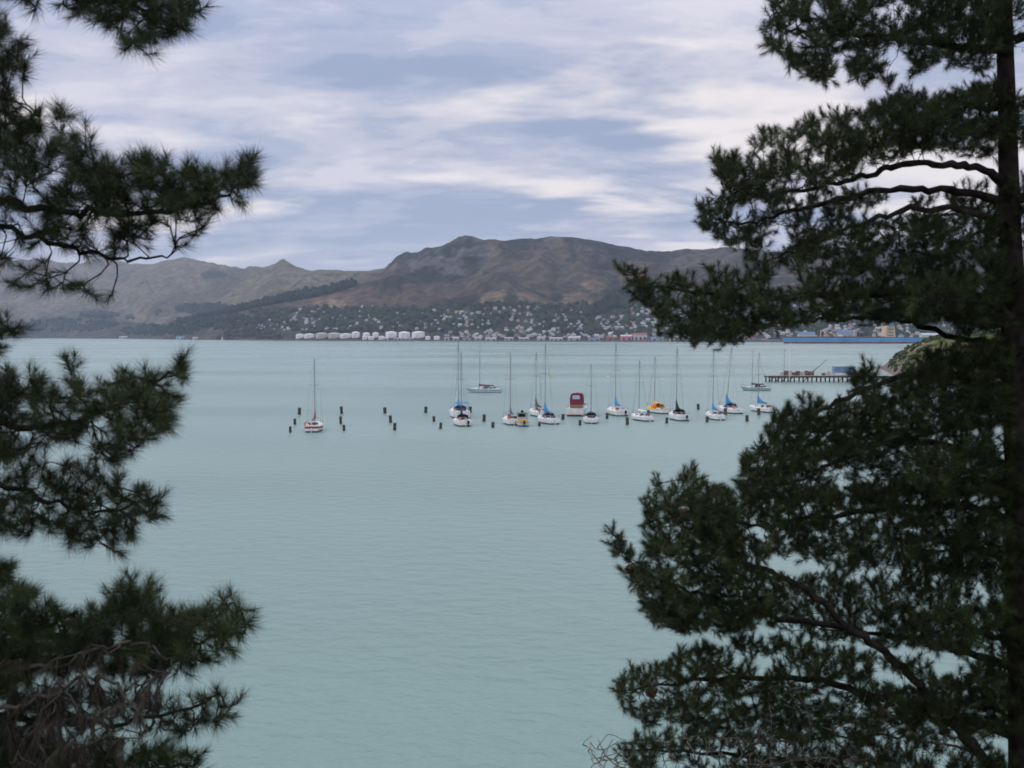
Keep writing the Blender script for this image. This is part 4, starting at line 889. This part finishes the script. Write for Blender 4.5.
def bough(tree, limb, polys, Yb, r0, seed, ydir=0.0, thick=0.5, spacing=95.0, nn=70, nlen=0.10, wid=0.004, clump=0.42, cs=20.0, up=0.5, shoot=0.16, mat_n=None, twig=None, tuft=True, rtip=0.006, inner=0.0, droop=0.0, tuft_keep=1.0, name='bough'):
    R = np.random.default_rng(seed); pts = np.array(limb, float); sp_ = smooth_poly(pts, 6)
    arc = np.concatenate([[0], np.cumsum(np.linalg.norm(np.diff(sp_, axis=0), axis=1))]); arc /= arc[-1]
    Yl = Yb + ydir*arc + 0.08*np.sin(arc*9+seed)
    LP = np_at(sp_[:, 0], sp_[:, 1], Yl); LP += (R.normal(size=LP.shape)*0.016)*np.minimum(1, arc*4)[:, None]
    rl = (r0*(1-arc)**0.8 + rtip)*R.uniform(0.86, 1.14, len(arc))
    m = MB(); m.tube([Vector(p) for p in LP], list(rl), 8)
    nodes = [p for p in LP]; par = [-1]+list(range(len(LP)-1)); isl = [True]*len(LP); plen = list(arc*0)
    nd_dir = list(unit(np.gradient(LP, axis=0)))
    T = []
    for poly in polys:
        dens_ = 1.0
        if isinstance(poly, tuple) and isinstance(poly[0], (int, float)): dens_, poly = poly
        xs = [p[0] for p in poly]; ys = [p[1] for p in poly]; area = (max(xs)-min(xs))*(max(ys)-min(ys)); n = int(area/spacing*dens_*4.6)
        x = R.uniform(min(xs), max(xs), n); y = R.uniform(min(ys), max(ys), n); k = in_poly(x, y, poly); x, y = x[k], y[k]
        k = fbm(x/cs, y/(cs*0.7), seed+500, 2) > clump-0.05; x, y = x[k], y[k]
        # depth: follow the limb at that column, spread either way
        j = np.argmin(np.abs(sp_[None, :, 0]-x[:, None]) + 0.6*np.abs(sp_[None, :, 1]-y[:, None]), 1)
        T.append(np_at(x, y, Yl[j] + R.normal(size=len(x))*thick))
    if T and tuft:
        T = np.concatenate(T); 
        dl = np.min(np.linalg.norm(T[:, None]-LP[None], axis=2), 1); T = T[np.argsort(dl)]
        N = np.array(nodes); PL = np.zeros(len(N)); segs = []; term = []; cnt = len(N)
        NN = np.zeros((len(N)+len(T)*4, 3)); NN[:len(N)] = N; PLn = np.zeros(len(NN)); DR = np.zeros_like(NN); DR[:len(N)] = nd_dir
        PLn[:cnt] = 0.35*(1-arc)        # rather join further out
        for q in T:
            d = np.linalg.norm(NN[:cnt]-q, axis=1); j = int(np.argmin(d+PLn[:cnt]*0.35)); p = NN[j]; L_ = d[j]
            if L_ < 0.03: continue
            dd = DR[j]; steps = 3 if L_ > 0.25 else 2; c1 = p + dd*L_*0.35 + np.array([0, 0, -0.10*L_]); prev = p
            for s_ in range(1, steps+1):
                t = s_/steps; pt = (1-t)**2*p + 2*t*(1-t)*c1 + t*t*q; NN[cnt] = pt; PLn[cnt] = PLn[j]+L_*t; DR[cnt] = unit((q-c1)[None])[0]
                segs.append((prev, pt, PLn[cnt])); prev = pt; cnt += 1
            term.append((q, unit((q-c1)[None])[0], p))
        S = [(a, b, max(0.0016, 0.0075-0.007*pl), max(0.0014, 0.0065-0.007*pl)) for a, b, pl in segs]
        V, Fc = seg_tubes(S, 4); bs = len(m.v); m.v += [tuple(v) for v in V]; m.f += [tuple(int(bs+k) for k in f) for f in Fc]; m.m += [1]*len(Fc)
    o = m.build(name, [m_bark if mat_n is None else twig, twig or m_twig], tree, smooth=True)
    if T is not None and len(T) and tuft:
        Q = np.array([a[0] for a in term]); D = np.array([a[1] for a in term])
        k = R.random(len(Q)) < tuft_keep; Q, D = Q[k], D[k]
        U = np.zeros_like(D); U[:, 2] = up; D = unit(D + U + R.normal(size=D.shape)*0.28)
        Ls = shoot*R.uniform(0.5, 1.3, len(Q))
        V, Fc, tone = tufts(Q - D*Ls[:, None]*0.4, D, Ls, R, nn, nlen, wid, droop=droop)
        f = mesh_np('foliage', V, Fc, mat_n or m_need, o)
        attr_col(f, 'tone', np.repeat(tone[:, None], 3, 1))
    return o
def cone(parent, px, py, Y, s_=0.055, tilt=0.6):
    m = MB(); m.lathe([(s_*.15, -s_*1.3), (s_*.75, -s_*.8), (s_*.95, -s_*.2), (s_*.8, s_*.4), (s_*.4, s_*1.0), (s_*.05, s_*1.35)], 10)
    vs = [Vector(v) for v in m.v]; m.v = [tuple(v*(1+0.10*((i*7) % 3-1))) for i, v in enumerate(vs)]
    o = m.build('pine_cone', m_cone, parent, smooth=False); o.location = at(px, py, Y); o.rotation_euler = (tilt, tilt*1.3, 0); return o

def trunk_obj(tree, pts, Y, wid_px, z_base, m):
    P = smooth_poly(pts, 6); W = np.interp(P[:, 1], [p[1] for p in pts], wid_px); L3 = [at(x, y, Y) for x, y in P]
    r = [w_/2/F*Y for w_ in W]; low = L3[-1].copy(); 
    if low.z > z_base: L3.append(Vector((low.x+.03, Y, (low.z+z_base)/2))); r.append(r[-1]*1.12); L3.append(Vector((low.x+.05, Y, z_base-.3))); r.append(r[-1]*1.3)
    mb = MB(); mb.tube(L3, r, 14); return mb.build('trunk', m, tree, smooth=True)

YR = 11.0
def right_pine():
    bx = at(1026, 768, YR).x; zb = bank_z(bx, YR); root = empty('pine_tree', (0, 0, 0)); tag(root, 'tall dark pine at the right edge with layered boughs reaching left over the water', 'pine tree')
    tr = trunk_obj(root, [(1000, -420), (1002, -200), (1004, 0), (1007, 110), (1011, 260), (1018, 450), (1023, 620), (1027, 780), (1030, 900)], YR, [6, 11, 15, 17, 22, 26, 31, 35, 37], zb, m_bark)
    kw = dict(nn=135, nlen=0.086, wid=0.0032, spacing=76, shoot=0.15, up=0.75, thick=0.42)
    def B(limb, polys, r0, seed, ydir=0, **k):
        a = dict(kw); a.update(k); return bough(root, limb, polys, YR, r0, seed, ydir, **a)
    B([(1006,50),(960,46),(900,38),(850,36),(800,32),(770,26)], [[(1010,-30),(1010,62),(985,72),(950,66),(915,78),(890,88),(850,78),(815,90),(800,72),(785,62),(768,50),(762,20),(768,0),(780,-30)]], .045, 11, -1.0, clump=.40)
    B([(1004,-60),(950,-70),(880,-75),(820,-60),(790,-50)], [[(1000,-180),(1000,-30),(800,-25),(780,-70),(830,-150)]], .04, 12, 1.0)
    B([(1002,-200),(960,-215),(900,-215),(860,-200)], [[(1000,-330),(1000,-180),(850,-170),(870,-250)]], .03, 13, -.6)
    B([(1007,110),(970,108),(930,118),(895,125)], [[(1004,80),(1004,160),(940,152),(885,150),(880,110),(900,92),(950,96)]], .03, 14, .8, clump=.42)
    b1 = B([(1010,192),(985,170),(950,164),(900,166),(860,176),(810,188),(760,195),(722,186)], [[(712,158),(718,148),(740,162),(762,133),(790,130),(830,114),(860,116),(892,98),(950,110),(930,150),(880,163),(840,185),(790,195),(730,205)]], .040, 15, -1.2, clump=.34, spacing=74)
    B([(1011,204),(960,191),(900,190),(840,198),(790,212),(740,224),(704,212)], [[(696,210),(715,190),(760,195),(800,195),(870,190),(890,200),(850,215),(830,240),(800,258),(770,270),(745,258),(715,238),(700,226)]], .045, 16, .6, clump=.36, spacing=76)
    B([(1012,226),(950,208),(895,212),(850,228),(800,250),(765,262)], [[(1004,215),(1004,272),(950,262),(900,270),(850,276),(790,272),(800,240),(850,225),(900,218)]], .036, 17, -.4, clump=.38)
    bc = B([(1013,322),(985,300),(935,290),(870,292),(810,296),(760,298),(700,292),(650,284),(630,272)], [[(618,268),(635,272),(655,282),(682,278),(700,284),(712,268),(735,275),(760,262),(800,275),(860,268),(930,262),(1004,262),(1006,325),(960,322),(900,322),(860,318),(820,322),(780,325),(740,338),(700,340),(660,338),(655,318),(632,292)]], .055, 18, -.9, clump=.37, spacing=80)
    B([(1014,345),(960,338),(920,325),(870,318),(820,320),(780,322),(740,326)], [(0.7, [(1006,312),(1006,345),(960,336),(905,318),(850,330),(800,326),(760,332),(738,342),(722,354),(708,350),(690,346),(700,332),(740,320),(820,312),(900,306)])], .03, 19, .9, clump=.46)
    B([(1016,410),(985,382),(930,371),(880,385),(830,405),(790,435),(755,462)], [[(1010,348),(965,342),(928,352),(915,366),(885,386),(868,360),(852,372),(856,395),(832,408),(800,398),(772,418),(766,440),(745,462),(738,490),(760,500),(800,470),(870,450),(950,430),(1010,425)]], .038, 20, -.8, clump=.27, spacing=64)
    B([(1018,470),(960,450),(900,440),(850,455),(800,480),(765,490)], [[(1010,420),(1012,490),(940,500),(860,505),(780,505),(750,492),(790,465),(860,440),(930,425)]], .045, 21, 1.0, clump=.34)
    B([(1020,525),(970,506),(920,508),(870,512),(800,520),(750,526),(715,515)], [[(1014,485),(1014,560),(940,556),(860,560),(790,560),(735,560),(700,535),(690,505),(710,488),(740,495),(830,490),(940,485)]], .045, 22, -.5, clump=.34)
    b2 = B([(1027,800),(990,765),(955,725),(925,692),(890,655),(850,628),(815,596),(770,572),(720,556),(690,530),(664,504)], [[(650,474),(668,492),(690,466),(705,485),(735,500),(740,560),(790,580),(785,610),(740,632),(700,634),(660,628),(640,600),(630,582),(650,560),(642,520)]], .062, 23, -1.0, clump=.34, spacing=76)
    B([(850,628),(780,618),(720,600),(660,578),(632,562),(618,536)], [[(609,522),(622,540),(640,560),(660,585),(690,600),(760,605),(800,615),(760,632),(700,632),(650,620),(640,590),(620,570),(608,545)]], .03, 24, -.3, clump=.38, spacing=90)
    B([(1024,672),(975,655),(920,640),(870,635),(820,628)], [(1.0, [(1014,560),(1014,655),(940,648),(860,645),(790,635),(780,585),(860,556),(940,556)])], .05, 25, .8, clump=.30)
    B([(1026,742),(960,716),(890,700),(820,682),(740,678),(670,684),(622,692)], [[(614,692),(625,665),(648,672),(680,652),(740,640),(800,642),(880,660),(1004,665),(1014,738),(900,742),(800,740),(720,736),(650,732),(622,706)]], .05, 26, -.7, clump=.40, spacing=80)
    B([(1030,860),(940,800),(850,772),(760,757),(690,752),(632,748)], [[(618,752),(635,736),(700,735),(800,738),(1010,745),(1024,830),(800,830),(650,800)]], .05, 27, .5, clump=.41)
    # short boughs coming forward and going back round the trunk
    for i, y in enumerate((20, 120, 215, 300, 385, 470, 550, 630, 705)):
        B([(1012+i, y+18), (990, y+4), (960, y), (925, y+2)], [(0.8, [(1050, y-36), (980, y-30), (915, y-14), (905, y+12), (960, y+26), (1050, y+30)])], .03, 80+i, (-1)**i*1.3, clump=.42, thick=.3)
    # boughs on the far side of the trunk, beyond the frame
    for i, y in enumerate((-150, 20, 180, 330, 470, 620, 760)):
        B([(1015, y+20), (1080, y), (1180, y-5), (1290, y+5), (1360, y-10)], [[(1045, y-40), (1180, y-55), (1340, y-45), (1370, y), (1300, y+45), (1150, y+50), (1045, y+35)]], .05, 40+i, (-1)**i*1.2, spacing=190, thick=.7)
    # dead twigs low in the crown
    for i, l in enumerate(([(1000,760),(930,742),(860,735),(780,742),(700,738),(660,742)], [(900,768),(850,752),(800,700),(770,690)], [(960,800),(880,765),(820,760),(740,765)], [(985,700),(930,720),(880,715),(820,728),(760,712)], [(640,800),(620,770),(600,752),(585,746)], [(650,800),(630,775),(612,760),(590,758)])):
        B(l, [(0.25, [(min(p[0] for p in l), min(p[1] for p in l)-14), (max(p[0] for p in l), min(p[1] for p in l)-8), (max(p[0] for p in l), max(p[1] for p in l)+10), (min(p[0] for p in l), max(p[1] for p in l)+10)])], .014 if i < 4 else .006, 60+i, -.8, tuft_keep=0.0, mat_n=m_need_b, twig=m_dead2, clump=.3, rtip=.003, name='dead_branch', thick=.2)
    for px, py, d in ((678, 519, -1.0), (682, 514, -1.05), (631, 569, -.35), (652, 692, -.75), (733, 168, -1.2), (640, 280, -.95)): cone(root, px, py, YR+d, .062)
right_pine()

YL = 7.0
def left_pine():
    bx = at(-240, 500, YL).x; zb = bank_z(bx, YL); root = empty('pine_tree', (0, 0, 0)); tag(root, 'nearer pine beyond the left edge, its long needled boughs drooping into view', 'pine tree')
    trunk_obj(root, [(-236, -300), (-238, -50), (-242, 200), (-246, 450), (-250, 700), (-252, 900)], YL, [24, 32, 38, 44, 50, 54], zb, m_bark)
    kw = dict(nn=120, nlen=0.118, wid=0.0025, spacing=175, shoot=0.13, up=0.45, thick=0.30, cs=26)
    def B(limb, polys, r0, seed, ydir=0, **k):
        a = dict(kw); a.update(k); return bough(root, limb, polys, YL, r0, seed, ydir, **a)
    B([(-236,-40),(-100,-45),(0,-18),(80,-2),(140,6),(186,14)], [[(-60,-60),(15,2),(60,8),(92,22),(112,30),(125,48),(146,56),(165,42),(188,30),(198,12),(195,-40),(60,-70)]], .035, 101, -.5, clump=.36)
    B([(-238,60),(-120,95),(-30,118),(20,122),(40,112)], [[(-70,20),(5,15),(18,40),(28,62),(25,88),(42,108),(46,126),(28,140),(0,150),(-70,150)]], .035, 102, .3, clump=.34)
    B([(-241,150),(-120,178),(-30,195),(40,208),(100,214),(160,212),(210,200),(248,178)], [[(-70,150),(0,140),(48,118),(66,112),(72,125),(90,135),(92,155),(128,172),(145,160),(165,168),(200,172),(235,172),(252,160),(256,180),(235,200),(215,210),(180,212),(100,216),(0,212),(-70,212)]], .038, 103, -.3, clump=.38, spacing=160)
    B([(-242,170),(-120,196),(-30,214),(30,236),(80,251),(130,259),(172,256)], [(0.9, [(0,222),(60,224),(120,222),(190,216),(215,206),(212,222),(188,246),(150,258),(100,256),(50,250),(0,262),(-70,240)]), (0.35, [(0,258),(40,262),(70,272),(110,282),(138,296),(100,300),(60,290),(0,288)])], .030, 104, .3, clump=.40)
    B([(-243,290),(-120,318),(-30,338),(10,330)], [[(-70,308),(8,322),(20,330),(5,356),(-70,372)]], .025, 105, 0)
    B([(-244,350),(-120,388),(-10,420),(60,426),(110,408),(150,385),(184,366)], [[(-50,380),(20,374),(50,380),(72,356),(90,370),(120,380),(155,374),(182,362),(190,372),(176,398),(160,430),(135,450),(118,465),(60,455),(0,455),(-50,450)]], .036, 106, -.4, clump=.38, spacing=165)
    B([(-245,400),(-120,440),(-20,478),(50,500),(100,512),(158,496)], [(0.8, [(0,462),(60,462),(110,478),(140,488),(164,494),(156,518),(130,536),(110,552),(88,545),(50,535),(0,538),(-50,515)])], .03, 107, .3, clump=.42)
    B([(-247,540),(-120,582),(-20,618),(60,640),(140,652),(200,640),(244,614)], [[(-70,578),(0,568),(20,588),(50,606),(70,618),(95,610),(120,590),(130,582),(155,592),(165,616),(200,614),(236,598),(252,616),(244,634),(212,662),(150,676),(80,668),(0,688),(-70,690)]], .038, 108, -.4, clump=.33, spacing=125)
    B([(-249,640),(-120,690),(-20,715),(70,722),(150,718),(222,694)], [[(0,688),(100,692),(180,706),(225,690),(248,690),(236,712),(190,734),(120,732),(60,740),(0,766),(-70,768)]], .034, 109, .3, clump=.40)
    B([(-250,760),(-100,790),(20,790),(110,775),(180,765)], [[(-70,740),(60,748),(130,752),(198,748),(200,775),(170,800),(0,830),(-70,830)]], .034, 110, -.2, clump=.38)
    B([(-250,700),(-150,690),(-60,668),(40,668),(110,645),(150,648),(175,670)], [(0.17, [(20,660),(90,642),(150,645),(185,665),(170,700),(110,740),(40,768),(0,768),(0,690)])], .020, 111, -.9, mat_n=m_need_b, twig=m_dead, clump=.35, droop=0.9, up=-.9, shoot=.2, nn=80, nlen=.10, wid=.004, name='dead_branch', thick=.15)
    B([(-250,740),(-150,735),(-40,712),(40,700),(90,675),(120,690),(150,730)], [(0.16, [(0,690),(90,672),(140,700),(150,730),(90,768),(0,790)])], .020, 112, -1.2, mat_n=m_need_b, twig=m_dead, clump=.35, droop=0.9, up=-.9, shoot=.2, nn=70, nlen=.10, wid=.004, name='dead_branch', thick=.15)
    for i, y in enumerate((-120, 60, 240, 420, 600)):      # side of the tree away from the view
        B([(-240, y+20), (-320, y), (-420, y), (-520, y+10)], [[(-290, y-50), (-420, y-60), (-540, y-30), (-540, y+40), (-400, y+60), (-290, y+40)]], .04, 140+i, (-1)**i*.8, spacing=420, thick=.6)
left_pine()
